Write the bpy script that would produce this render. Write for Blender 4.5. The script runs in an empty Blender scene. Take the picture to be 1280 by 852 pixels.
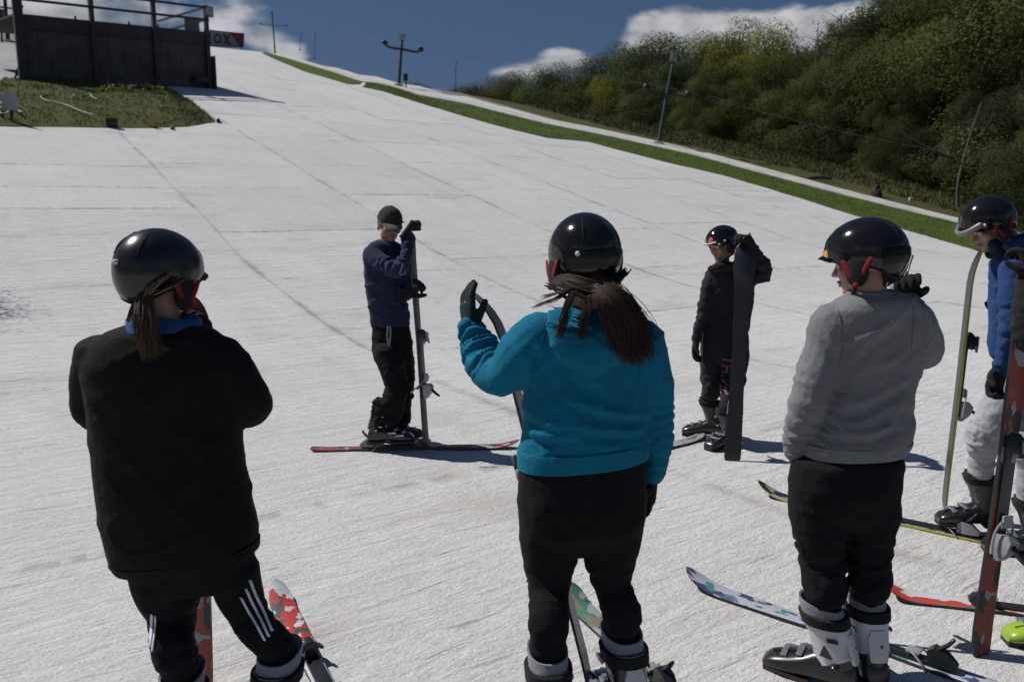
import bpy, bmesh, math, random
import numpy as np
from mathutils import Vector, Matrix, Quaternion
from mathutils.bvhtree import BVHTree

rnd = random.Random(7)
scene = bpy.context.scene
COL = scene.collection
R = math.radians

# ------------------------------------------------------------------ camera
CAM_H = 1.75
PITCH = R(9.5)
F = 1000.0                       # focal length in photo pixels (1280 wide) = 28 mm
cam_d = bpy.data.cameras.new('camera')
cam_d.sensor_width = 36.0
cam_d.lens = 36.0 * F / 1280.0
cam_d.clip_start = 0.05
cam_d.clip_end = 8000.0
cam = bpy.data.objects.new('camera', cam_d)
COL.objects.link(cam)
cam.location = (0, 0, CAM_H)
cam.rotation_euler = (R(90) - PITCH, 0, 0)
scene.camera = cam
cam_d.dof.use_dof = True
cam_d.dof.focus_distance = 3.7
cam_d.dof.aperture_fstop = 3.6

# ------------------------------------------------------------------ light
SUN_EL, SUN_AZ = R(49), math.atan2(-0.93, 0.37)   # azimuth measured from +Y towards +X
sd = Vector((math.sin(SUN_AZ) * math.cos(SUN_EL), math.cos(SUN_AZ) * math.cos(SUN_EL), math.sin(SUN_EL)))
sun_d = bpy.data.lights.new('sun', 'SUN')
sun_d.energy = 4.6
sun_d.angle = R(0.55)
sun_d.color = (1.0, 0.975, 0.94)
sun = bpy.data.objects.new('sun', sun_d)
COL.objects.link(sun)
sun.rotation_euler = sd.to_track_quat('Z', 'Y').to_euler()
sun.location = sd * 50

scene.view_settings.view_transform = 'Standard'
scene.view_settings.look = 'None'
scene.view_settings.exposure = -0.02
scene.view_settings.gamma = 1.0
SKY_STRENGTH = 0.042


# ------------------------------------------------------------------ pixel geometry (photo pixels, 1280 x 852)
cp_, sp_ = math.cos(PITCH), math.sin(PITCH)
def ray(px, py):
    xn, yd = (px - 640) / F, (py - 426) / F
    return Vector((xn, cp_ - yd * sp_, -(sp_ + yd * cp_)))
def P(px, py, D):
    d = ray(px, py)
    return Vector((0, 0, CAM_H)) + d * (D / d.y)
def rpx(py, n, D):
    return n / F * D / (cp_ - (py - 426) / F * sp_)

def azel(px, py):
    d = ray(px, py).normalized()
    return math.atan2(d.x, d.y), math.asin(d.z)

# ------------------------------------------------------------------ node helpers
def new_mat(name):
    m = bpy.data.materials.new(name)
    m.use_nodes = True
    nt = m.node_tree
    for n in list(nt.nodes):
        if n.type not in ('OUTPUT_MATERIAL', 'BSDF_PRINCIPLED'):
            nt.nodes.remove(n)
    return m, nt, nt.nodes['Principled BSDF']
class NB:
    """small node builder"""
    def __init__(s, nt): s.nt = nt
    def n(s, t, **kw):
        nd = s.nt.nodes.new(t)
        for k, v in kw.items():
            if k.startswith('i_'):
                nd.inputs[k[2:].replace('_', ' ')].default_value = v
            else:
                setattr(nd, k, v)
        return nd
    def l(s, a, b): s.nt.links.new(a, b)
    def set(s, sock, v):
        if isinstance(v, bpy.types.NodeSocket): s.l(v, sock)
        else: sock.default_value = v
    def math(s, op, a, b=0.0, c=0.0, clamp=False):
        nd = s.nt.nodes.new('ShaderNodeMath'); nd.operation = op; nd.use_clamp = clamp
        s.set(nd.inputs[0], a); s.set(nd.inputs[1], b); s.set(nd.inputs[2], c)
        return nd.outputs[0]
    def mix(s, f, a, b, blend='MIX'):
        nd = s.nt.nodes.new('ShaderNodeMix'); nd.data_type = 'RGBA'; nd.blend_type = blend
        s.set(nd.inputs[0], f); s.set(nd.inputs[6], a); s.set(nd.inputs[7], b)
        return nd.outputs[2]
    def noise(s, vec, scale, detail=3.0, rough=0.5, dist=0.0):
        nd = s.nt.nodes.new('ShaderNodeTexNoise')
        if vec is not None: s.l(vec, nd.inputs['Vector'])
        nd.inputs['Scale'].default_value = scale; nd.inputs['Detail'].default_value = detail
        nd.inputs['Roughness'].default_value = rough; nd.inputs['Distortion'].default_value = dist
        return nd.outputs['Fac']
    def ramp(s, f, stops, interp='LINEAR'):
        nd = s.nt.nodes.new('ShaderNodeValToRGB'); cr = nd.color_ramp; cr.interpolation = interp
        while len(cr.elements) < len(stops): cr.elements.new(0.5)
        for e, (p, c) in zip(cr.elements, stops):
            e.position = p
            e.color = (*c, 1) if len(c) == 3 else c
        s.l(f, nd.inputs[0])
        return nd.outputs[0]
    def coord(s, kind='Object', scale=(1, 1, 1), rot=(0, 0, 0), loc=(0, 0, 0)):
        tc = s.nt.nodes.new('ShaderNodeTexCoord')
        mp = s.nt.nodes.new('ShaderNodeMapping')
        s.l(tc.outputs[kind], mp.inputs['Vector'])
        mp.inputs['Scale'].default_value = scale; mp.inputs['Rotation'].default_value = rot
        mp.inputs['Location'].default_value = loc
        return mp.outputs[0]
    def bump(s, h, strength, dist, normal=None):
        nd = s.nt.nodes.new('ShaderNodeBump')
        nd.inputs['Strength'].default_value = strength; nd.inputs['Distance'].default_value = dist
        s.l(h, nd.inputs['Height'])
        if normal is not None: s.l(normal, nd.inputs['Normal'])
        return nd.outputs[0]
def g3(v): return (v, v, v)

# ------------------------------------------------------------------ world: sky with fair weather clouds
world = bpy.data.worlds.new('World')
scene.world = world
world.use_nodes = True
nt = world.node_tree
for n in list(nt.nodes): nt.nodes.remove(n)
w = NB(nt)
out = w.n('ShaderNodeOutputWorld'); bg = w.n('ShaderNodeBackground')
bg.inputs['Strength'].default_value = SKY_STRENGTH
sky = w.n('ShaderNodeTexSky')
sky.sky_type = 'NISHITA'; sky.sun_disc = False
sky.sun_elevation = SUN_EL; sky.sun_rotation = SUN_AZ
sky.air_density = 1.0; sky.dust_density = 0.6; sky.ozone_density = 2.0
tc = w.n('ShaderNodeTexCoord')
sep = w.n('ShaderNodeSeparateXYZ'); w.l(tc.outputs['Generated'], sep.inputs[0])
az = w.math('ARCTAN2', sep.outputs[0], sep.outputs[1])
el = w.math('ARCSINE', sep.outputs[2])
comb = w.n('ShaderNodeCombineXYZ')
w.l(az, comb.inputs[0]); w.l(w.math('MULTIPLY', el, 1.7), comb.inputs[1])
big = w.noise(comb.outputs[0], 9.0, 7.0, 0.58, 0.3)
off = w.n('ShaderNodeVectorMath'); off.operation = 'ADD'; w.l(comb.outputs[0], off.inputs[0]); off.inputs[1].default_value = (-0.015, 0.035, 0)
big2 = w.noise(off.outputs[0], 9.0, 7.0, 0.58, 0.3)
def blob(px, py, rx, ry, k=1.0):
    a0, e0 = azel(px, py)
    da = w.math('DIVIDE', w.math('SUBTRACT', az, a0), rx / F)
    de = w.math('DIVIDE', w.math('SUBTRACT', el, e0), ry / F)
    r2 = w.math('ADD', w.math('MULTIPLY', da, da), w.math('MULTIPLY', de, de))
    return w.math('MULTIPLY', w.math('EXPONENT', w.math('MULTIPLY', r2, -1.0)), k)
blobs = None
CLOUDS = [(880, 40, 78, 29, 1.15), (965, 44, 74, 27, 1.05), (1050, 28, 60, 18, .8), (815, 58, 30, 10, .7), (712, 76, 40, 15, 1.0), (650, 94, 46, 13, .95), (340, 52, 30, 20, .9), (372, 68, 22, 12, .75),
          (290, 12, 46, 18, .54), (205, 20, 70, 18, .44), (110, 18, 80, 18, .46), (20, 25, 60, 22, .48), (262, 38, 30, 9, .44), (230, -30, 120, 26, .5),
          (-120, 30, 110, 34, .9), (1450, 30, 120, 40, .9), (60, -140, 120, 26, .5)]
for c in CLOUDS:
    b = blob(*c)
    blobs = b if blobs is None else w.math('ADD', blobs, b)
wide = w.noise(comb.outputs[0], 1.6, 3.0, 0.5)
# everywhere else: scattered low cumulus round the horizon
ring = w.math('EXPONENT', w.math('MULTIPLY', w.math('POWER', w.math('DIVIDE', w.math('SUBTRACT', el, R(14)), R(13)), 2.0), -1.0))
away = w.math('SMOOTH_MIN', w.math('MULTIPLY', w.math('SUBTRACT', w.math('ABSOLUTE', az), R(36)), 2.0), 1.0, 0.2)
away = w.math('MAXIMUM', away, 0.0)
ringc = w.math('MULTIPLY', w.math('MULTIPLY', ring, away), w.math('MULTIPLY', w.math('SUBTRACT', wide, 0.36), 3.0, clamp=True))
cover = w.math('ADD', blobs, ringc)
gate = w.math('MULTIPLY', cover, 3.0, clamp=True)
dens = w.math('MULTIPLY', gate, w.math('ADD', w.math('MULTIPLY', cover, 0.7), w.math('MULTIPLY', w.math('SUBTRACT', big, 0.5), 1.7)))
mask = w.n('ShaderNodeMapRange'); mask.interpolation_type = 'SMOOTHSTEP'
w.l(dens, mask.inputs[0]); mask.inputs[1].default_value = 0.22; mask.inputs[2].default_value = 0.62
dens2 = w.math('SUBTRACT', big, big2)
shade = w.n('ShaderNodeMapRange'); w.l(dens2, shade.inputs[0]); shade.inputs[1].default_value = -0.22; shade.inputs[2].default_value = 0.16
cloudc = w.mix(shade.outputs[0], (4.8, 5.2, 6.0, 1), (14.0, 14.1, 14.4, 1))
CLOUD_NODE = cloudc
blue = w.mix(0.66, sky.outputs[0], (0.80, 1.75, 4.3, 1))
final = w.mix(w.math('MULTIPLY', mask.outputs[0], 0.93), blue, cloudc)
w.l(final, bg.inputs['Color']); w.l(bg.outputs[0], out.inputs['Surface'])

# ------------------------------------------------------------------ terrain function: (u across the slope, s up the slope)
TH = R(34)
SS, CC = math.sin(TH), math.cos(TH)
def us2xy(u, s): return (u * CC - s * SS, u * SS + s * CC)
def xy2us(x, y): return (x * CC + y * SS, -x * SS + y * CC)
UD_S = [-40, 10, 16, 30, 38, 42, 45.5, 47.5, 54, 63, 80]
UD_U = [39, 38.6, 38, 36.3, 33.6, 31.4, 27.8, 25.2, 22.9, 21.9, 22]
def terrain(x, y):
    u, s = xy2us(x, y)
    if s < 6: z = 0.0
    elif s < 14: z = 0.25 * (s - 6) ** 2 / 16
    else: z = 0.25 * (s - 10)
    if s > 63:                                    # crest rolls over to a flat top
        e = s - 63
        z = 0.25 * 53 + 0.25 * (e - e * e / 8) if e < 4 else 0.25 * 53 + 0.5 - 0.01 * (e - 4)
    ud = float(np.interp(s, UD_S, UD_U))
    if u > ud:
        e = u - ud
        z -= min(0.5 * (math.sqrt(e * e + 1) - 1), 9 + 0.02 * e)
    return z
def hit(px, py, far=160):
    d = ray(px, py); t = 0.8; o = Vector((0, 0, CAM_H))
    while t < far:
        p = o + d * t
        if p.z <= terrain(p.x, p.y):
            lo, hi = t - 0.15, t
            for _ in range(14):
                m = (lo + hi) / 2; q = o + d * m
                if q.z <= terrain(q.x, q.y): hi = m
                else: lo = m
            q = o + d * hi
            return Vector((q.x, q.y, terrain(q.x, q.y)))
        t += 0.12
    return o + d * far
def hit_us(px, py):
    p = hit(px, py); return xy2us(p.x, p.y)

# ------------------------------------------------------------------ value noise for numpy
def vnoise(p, seed=0):
    p = np.asarray(p, float); i = np.floor(p).astype(np.int64); f = p - i
    f = f * f * f * (f * (f * 6 - 15) + 10)
    def h(a, b, c):
        n = (a * 374761393 + b * 668265263 + c * 2147483647 * 3 + seed * 974634777) & 0xffffffff
        n = ((n ^ (n >> 13)) * 1274126177) & 0xffffffff
        n = (n ^ (n >> 16)) & 0xffff
        return n / 32767.5 - 1.0
    r = 0
    for dx in (0, 1):
        for dy in (0, 1):
            for dz in (0, 1):
                wgt = (f[:, 0] if dx else 1 - f[:, 0]) * (f[:, 1] if dy else 1 - f[:, 1]) * (f[:, 2] if dz else 1 - f[:, 2])
                r = r + wgt * h(i[:, 0] + dx, i[:, 1] + dy, i[:, 2] + dz)
    return r

# ------------------------------------------------------------------ object helpers
def link(name, me, m=None, parent=None, loc=None):
    o = bpy.data.objects.new(name, me)
    COL.objects.link(o)
    if m is not None and me is not None:
        me.materials.clear()
        for k in (m if isinstance(m, (list, tuple)) else [m]): me.materials.append(k)
    if parent is not None: o.parent = parent
    if loc is not None: o.location = loc
    return o
def bm_mesh(bm, smooth=True, angle=None):
    bmesh.ops.recalc_face_normals(bm, faces=bm.faces[:])
    me = bpy.data.meshes.new('mesh')
    bm.to_mesh(me); bm.free()
    if smooth:
        for p in me.polygons: p.use_smooth = True
        if angle is not None: me.set_sharp_from_angle(angle=R(angle))
    return me
def obj(name, bm, m, parent=None, smooth=True, angle=40, loc=None):
    """geometry given in world space; stored relative to the parent's base point"""
    if parent is not None:
        off = parent.get('_o')
        if off is not None: bmesh.ops.translate(bm, verts=bm.verts[:], vec=-Vector(off))
    return link(name, bm_mesh(bm, smooth, angle), m, parent, loc)
def tag(o, label=None, cat=None, group=None, kind=None):
    if label: o['label'] = label
    if cat: o['category'] = cat
    if group: o['group'] = group
    if kind: o['kind'] = kind
    return o
def thing(name, label, cat, loc, group=None):
    o = bpy.data.objects.new(name, None); COL.objects.link(o)
    o.location = loc; o['_o'] = list(loc); o.empty_display_size = 0.1
    return tag(o, label, cat, group)
def from_py(vs, fs, smooth=False):
    me = bpy.data.meshes.new('mesh'); me.from_pydata([tuple(v) for v in vs], [], fs); me.update()
    if smooth: me.shade_smooth()
    return me

# shape helpers on a bmesh -------------------------------------------------
def add_rings(bm, rings, cap=True, closed=True):
    vr = [[bm.verts.new(p) for p in r] for r in rings]
    n = len(vr[0])
    for a, b in zip(vr, vr[1:]):
        for i in range(n if closed else n - 1):
            j = (i + 1) % n
            bm.faces.new((a[i], a[j], b[j], b[i]))
    if cap:
        bm.faces.new(vr[0][::-1]); bm.faces.new(vr[-1])
    return vr
def ellipse(c, a, b, n=24, p=2.0):
    o = []
    for i in range(n):
        t = 2 * math.pi * i / n; ct, st = math.cos(t), math.sin(t)
        ca = math.copysign(abs(ct) ** (2 / p), ct); sb = math.copysign(abs(st) ** (2 / p), st)
        o.append(c + a * ca + b * sb)
    return o
def cr(p0, p1, p2, p3, t):
    return 0.5 * ((2 * p1) + (p2 - p0) * t + (2 * p0 - 5 * p1 + 4 * p2 - p3) * t * t + (3 * p1 - p0 - 3 * p2 + p3) * t ** 3)
def smooth_path(pts, sub):
    """pts: list of (Vector, r) -> resampled list"""
    o = []
    n = len(pts)
    for i in range(n - 1):
        a, b, c, d = pts[max(i - 1, 0)], pts[i], pts[i + 1], pts[min(i + 2, n - 1)]
        for k in range(sub):
            t = k / sub
            o.append((cr(a[0], b[0], c[0], d[0], t), max(cr(a[1], b[1], c[1], d[1], t), 0.0004)))
    o.append(pts[-1]); return o
def add_chain(bm, pts, n=12, sub=4, flat=None, cap_round=True):
    """tapered tube through pts [(Vector, radius)]; flat=(axis, factor) squashes it along axis"""
    path = smooth_path(pts, sub) if sub > 1 else list(pts)
    ps = [p for p, r in path]
    if cap_round:
        r0, r1 = path[0][1], path[-1][1]
        t0 = (ps[0] - ps[1]).normalized(); t1 = (ps[-1] - ps[-2]).normalized()
        path = [(ps[0] + t0 * r0 * .75, r0 * .45), (ps[0] + t0 * r0 * .42, r0 * .82)] + path + [(ps[-1] + t1 * r1 * .42, r1 * .82), (ps[-1] + t1 * r1 * .75, r1 * .45)]
        ps = [p for p, r in path]
    up = None; rings = []
    for i, (p, r) in enumerate(path):
        t = (ps[min(i + 1, len(ps) - 1)] - ps[max(i - 1, 0)])
        t = t.normalized() if t.length > 1e-9 else Vector((0, 0, 1))
        if up is None:
            up = t.orthogonal().normalized()
        up = (up - t * up.dot(t))
        up = up.normalized() if up.length > 1e-6 else t.orthogonal().normalized()
        sd_ = t.cross(up)
        ring = ellipse(p, up * r, sd_ * r, n)
        if flat:
            ax, k = flat
            ring = [q - ax * (q - p).dot(ax) * (1 - k) for q in ring]
        rings.append(ring)
    add_rings(bm, rings)
def add_ball(bm, c, rx, ry=None, rz=None, M=None, u=16, v=10):
    ry = rx if ry is None else ry; rz = rx if rz is None else rz
    r = bmesh.ops.create_uvsphere(bm, u_segments=u, v_segments=v, radius=1)
    T = (M if M is not None else Matrix.Identity(4)) @ Matrix.Translation(c) @ Matrix.Diagonal((rx, ry, rz, 1))
    bmesh.ops.transform(bm, matrix=T, verts=r['verts'])
def add_box(bm, c, sx, sy, sz, M=None, bevel=0.0):
    r = bmesh.ops.create_cube(bm, size=1)
    T = (M if M is not None else Matrix.Identity(4)) @ Matrix.Translation(c) @ Matrix.Diagonal((sx, sy, sz, 1))
    bmesh.ops.transform(bm, matrix=T, verts=r['verts'])
    if bevel > 0:
        es = list({e for v in r['verts'] for e in v.link_edges})
        bmesh.ops.bevel(bm, geom=es, offset=bevel, segments=2, affect='EDGES', profile=0.6)
def add_bar(bm, a, b, wx, wz, upv=Vector((0, 0, 1))):
    a, b = Vector(a), Vector(b); t = (b - a).normalized()
    sdv = t.cross(upv); sdv = sdv.normalized() if sdv.length > 1e-6 else t.orthogonal().normalized()
    u2 = sdv.cross(t)
    rings = [[p + sdv * wx / 2 * sx + u2 * wz / 2 * sy for sx, sy in ((-1, -1), (1, -1), (1, 1), (-1, 1))] for p in (a, b)]
    add_rings(bm, rings)

# ------------------------------------------------------------------ materials
def plain(name, col, rough=0.6, metal=0.0, var=0.12, scale=8.0, bump=0.0, bscale=60.0, spec=0.5, coat=0.0):
    m, nt, b = new_mat(name); k = NB(nt)
    v = k.coord('Object')
    f = k.noise(v, scale, 4.0, 0.6)
    lo = tuple(max(c * (1 - var), 0) for c in col); hi = tuple(min(c * (1 + var), 1) for c in col)
    k.l(k.ramp(f, [(0.3, lo), (0.7, hi)]), b.inputs['Base Color'])
    b.inputs['Roughness'].default_value = rough; b.inputs['Metallic'].default_value = metal
    b.inputs['Specular IOR Level'].default_value = spec
    b.inputs['Coat Weight'].default_value = coat; b.inputs['Coat Roughness'].default_value = 0.08
    if bump > 0:
        k.l(k.bump(k.noise(v, bscale, 4.0, 0.6), 1.0, bump), b.inputs['Normal'])
    return m
def fabric(name, col, sheen=0.25, bump=0.0012, rough=0.9, var=0.16, mott=None):
    m, nt, b = new_mat(name); k = NB(nt)
    v = k.coord('Object')
    f = k.noise(v, 9.0, 5.0, 0.6); f2 = k.noise(v, 420.0, 2.0, 0.6)
    lo = tuple(c * (1 - var) for c in col); hi = tuple(min(c * (1 + var), 1) for c in col)
    c = k.ramp(f, [(0.3, lo), (0.7, hi)])
    c = k.mix(0.3 if mott is None else mott, c, k.ramp(f2, [(0.3, tuple(x * .55 for x in col)), (0.7, tuple(min(x * 1.5, 1) for x in col))]))
    k.l(c, b.inputs['Base Color'])
    b.inputs['Roughness'].default_value = rough; b.inputs['Specular IOR Level'].default_value = 0.18
    b.inputs['Sheen Weight'].default_value = sheen; b.inputs['Sheen Roughness'].default_value = 0.5
    b.inputs['Sheen Tint'].default_value = (*[min(1, x * 2 + .15) for x in col], 1)
    h1 = k.noise(v, 28.0, 4.0, 0.55); h2 = k.noise(v, 520.0, 2.0, 0.5)
    n1 = k.bump(h1, 0.7, bump * 5)
    k.l(k.bump(h2, 0.5, bump * .6, n1), b.inputs['Normal'])
    return m

M = {}
def mk_slope():
    m, nt, b = new_mat('brushed_mat'); k = NB(nt)
    oi = k.n('ShaderNodeObjectInfo')
    base = k.coord('Object', rot=(0, 0, -TH))                  # x = across the slope, y = up the slope
    def us(sx, sy, sz=1.0, loc=(0, 0, 0)):
        mp = k.n('ShaderNodeMapping'); k.l(base, mp.inputs['Vector']); mp.inputs['Scale'].default_value = (sx, sy, sz); mp.inputs['Location'].default_value = loc
        return mp.outputs[0]
    def rng(f, lo, hi):
        n = k.n('ShaderNodeMapRange'); n.interpolation_type = 'SMOOTHSTEP'; k.l(f, n.inputs[0]); n.inputs[1].default_value = lo; n.inputs[2].default_value = hi; return n.outputs[0]
    big_ = k.noise(us(.4, .8), 0.8, 6.0, 0.65)
    mid = k.noise(us(.8, 2.0), 3.0, 6.0, 0.7)
    grain = k.noise(us(1, 1.3), 60.0, 4.0, 0.75)
    c = k.ramp(big_, [(0.30, (0.415, 0.402, 0.385)), (0.5, (0.57, 0.558, 0.543)), (0.72, (0.655, 0.645, 0.632))])
    c = k.mix(0.42, c, k.ramp(mid, [(0.32, (0.38, 0.37, 0.355)), (0.66, (0.70, 0.69, 0.675))]))
    fine = k.noise(us(1.0, 2.6), 11.0, 4.0, 0.7)
    c = k.mix(0.40, c, k.ramp(fine, [(0.34, (0.34, 0.33, 0.315)), (0.60, (0.68, 0.67, 0.655))]))
    c = k.mix(0.42, c, k.ramp(grain, [(0.36, (0.34, 0.33, 0.315)), (0.60, (0.69, 0.68, 0.668))]))
    # faint lengthwise wear tracks left by skis
    trk = k.noise(us(2.4, .16), 1.0, 4.0, 0.6)
    c = k.mix(0.16, c, k.ramp(trk, [(0.3, (0.42, 0.41, 0.395)), (0.7, (0.70, 0.69, 0.67))]))
    # sandy dirt in patches
    d = k.noise(us(.45, 1.3, 1, (31, 7, 0)), 0.8, 6.0, 0.68)
    c = k.mix(k.math('MULTIPLY', rng(d, .52, .78), 0.6), c, (0.36, 0.315, 0.25, 1))
    # dirt gathered at the joints between mats
    uv0 = k.n('ShaderNodeUVMap'); uv0.uv_map = 'from_start'; uv1 = k.n('ShaderNodeUVMap'); uv1.uv_map = 'to_end'
    s0 = k.n('ShaderNodeSeparateXYZ'); k.l(uv0.outputs[0], s0.inputs[0]); s1 = k.n('ShaderNodeSeparateXYZ'); k.l(uv1.outputs[0], s1.inputs[0])
    dx = k.math('MINIMUM', s0.outputs[0], s1.outputs[0]); dy = k.math('MINIMUM', s0.outputs[1], s1.outputs[1])
    pn = k.noise(us(.7, .7, 1, (3, 9, 0)), 1.3, 5.0, 0.7); dash = k.noise(us(5.0, .6, 1, (5, 2, 0)), 1.0, 2.0, 0.5)
    ex = k.math('MULTIPLY', rng(k.math('MULTIPLY', dx, -1.0), -.11, -.0), rng(pn, .42, .62))
    ey = k.math('MULTIPLY', rng(k.math('MULTIPLY', dy, -1.0), -.10, -.0), k.math('MULTIPLY', rng(dash, .48, .60), rng(pn, .36, .56)))
    c = k.mix(k.math('MULTIPLY', k.math('MAXIMUM', ex, ey), 0.46), c, (0.20, 0.17, 0.13, 1))
    e2 = k.math('MULTIPLY', rng(k.math('MULTIPLY', k.math('MINIMUM', dx, dy), -1.0), -.45, -.0), rng(pn, .5, .75))
    c = k.mix(k.math('MULTIPLY', e2, 0.30), c, (0.33, 0.28, 0.21, 1))
    # short dark creases between the bristle rows, and specks
    cr_ = k.noise(us(1.5, 15.0), 1.55, 3.0, 0.55, 0.25); pat = k.noise(us(.9, 1.3, 1, (8, 4, 0)), 1.0, 4.0, 0.6)
    crease = k.math('MULTIPLY', rng(cr_, .60, .70), rng(pat, .42, .64))
    c = k.mix(k.math('MULTIPLY', crease, 0.46), c, (0.21, 0.195, 0.175, 1))
    sp = k.n('ShaderNodeTexVoronoi'); k.l(us(1.6, 3.2), sp.inputs['Vector']); sp.inputs['Scale'].default_value = 1.5
    spm = k.math('MULTIPLY', rng(k.math('MULTIPLY', sp.outputs['Distance'], -1.0), -.055, -.02), rng(pat, .5, .6))
    c = k.mix(k.math('MULTIPLY', spm, 0.6), c, (0.12, 0.11, 0.10, 1))
    tint = k.math('ADD', k.math('MULTIPLY', oi.outputs['Random'], 0.07), 0.965)
    hsv = k.n('ShaderNodeHueSaturation'); k.l(c, hsv.inputs['Color']); k.l(tint, hsv.inputs['Value'])
    k.l(hsv.outputs[0], b.inputs['Base Color'])
    b.inputs['Roughness'].default_value = 0.8; b.inputs['Specular IOR Level'].default_value = 0.25
    h1 = k.noise(us(1.6, 7.0), 1.5, 5.0, 0.6, 0.3)
    n1 = k.bump(h1, 0.75, 0.030)
    n2 = k.bump(crease, 0.6, -0.010, n1)
    n3 = k.bump(k.noise(us(1, 1.4), 30.0, 5.0, 0.78), 0.75, 0.02, n2)
    k.l(n3, b.inputs['Normal'])
    return m
M['mat'] = mk_slope()
M['under'] = plain('mat_underlay_dirt', (0.17, 0.155, 0.13), 0.95, var=0.4, scale=3)
def mk_grass(name, cols, scale=1.5, bump=0.04):
    m, nt, b = new_mat(name); k = NB(nt)
    v = k.coord('Object')
    f = k.noise(v, scale, 6.0, 0.65); f2 = k.noise(v, 14.0, 5.0, 0.7)
    c = k.ramp(f, [(0.3, cols[0]), (0.5, cols[1]), (0.7, cols[2])])
    c = k.mix(0.45, c, k.ramp(f2, [(0.3, cols[0]), (0.7, cols[2])]))
    k.l(c, b.inputs['Base Color']); b.inputs['Roughness'].default_value = 0.9
    b.inputs['Specular IOR Level'].default_value = 0.1
    k.l(k.bump(k.noise(v, 25.0, 5.0, 0.7), 0.8, bump), b.inputs['Normal'])
    return m
M['verge'] = mk_grass('rough_verge', ((0.042, 0.044, 0.016), (0.070, 0.075, 0.026), (0.105, 0.102, 0.044)), 0.7)
M['lawn'] = mk_grass('mown_grass', ((0.036, 0.060, 0.010), (0.062, 0.096, 0.018), (0.095, 0.122, 0.030)), 1.2, 0.02)
M['bank'] = mk_grass('bank_turf', ((0.05, 0.05, 0.018), (0.07, 0.085, 0.022), (0.11, 0.115, 0.03)), 0.6)
M['blade'] = plain('grass_blade', (0.07, 0.10, 0.022), 0.85, var=0.5, scale=1.2, spec=0.15)
M['concrete'] = plain('pale_concrete', (0.46, 0.45, 0.42), 0.9, var=0.2, scale=1.5, bump=0.01)
M['track'] = plain('grey_track', (0.30, 0.295, 0.28), 0.9, var=0.2, scale=1.0, bump=0.01)
M['panel'] = plain('weathered_grey_board', (0.060, 0.058, 0.054), 0.85, var=0.35, scale=2.2, bump=0.006, bscale=30)
M['beam'] = plain('dark_stained_timber', (0.035, 0.035, 0.036), 0.8, var=0.3, scale=3, bump=0.004, bscale=40)
M['rail'] = plain('dark_rail_paint', (0.022, 0.027, 0.033), 0.5, var=0.2)
M['steel'] = plain('galvanised_steel', (0.05, 0.053, 0.06), 0.5, 0.5, var=0.3, scale=6)
M['bluesteel'] = plain('blue_painted_steel', (0.028, 0.038, 0.062), 0.6, 0.0, var=0.3, scale=6)
M['darksteel'] = plain('dark_steel', (0.03, 0.032, 0.036), 0.5, 0.3, var=0.3)
M['lamp'] = plain('lamp_housing', (0.05, 0.05, 0.055), 0.5)
M['glass'] = plain('lamp_glass', (0.30, 0.33, 0.37), 0.08)
M['cable'] = plain('wire_cable', (0.03, 0.03, 0.03), 0.6)

# ------------------------------------------------------------------ ground sheets
def grid_sheet(name, us, ss, zoff, m, kind='structure', trim=None, parent=None):
    vs, fs, idx = [], [], {}
    for i, u in enumerate(us):
        for j, s in enumerate(ss):
            x, y = us2xy(u, s); idx[i, j] = len(vs); vs.append((x, y, terrain(x, y) + zoff))
    for i in range(len(us) - 1):
        for j in range(len(ss) - 1):
            fs.append((idx[i, j], idx[i + 1, j], idx[i + 1, j + 1], idx[i, j + 1]))
    o = link(name, from_py(vs, fs, True), m, parent)
    if kind: o['kind'] = kind
    return o
def frange(a, b, st):
    n = max(1, int(round((b - a) / st))); return [a + (b - a) * i / n for i in range(n + 1)]
us_ = [-2500, -1200, -600, -300, -150, -90] + frange(-60, 18, 2.0) + frange(18.5, 50, 0.5)[0:] + frange(52, 90, 2) + [110, 150, 300, 600, 1200, 2500]
ss_ = [-2500, -1200, -500, -200, -90, -50] + frange(-30, 5, 2.5) + frange(5.5, 15, 0.5) + frange(16, 62, 1.0) + frange(62.5, 70, 0.5) + frange(72, 90, 2) + [120, 200, 400, 900, 2500]
grid_sheet('terrain', us_, ss_, -0.06, M['verge'])

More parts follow.
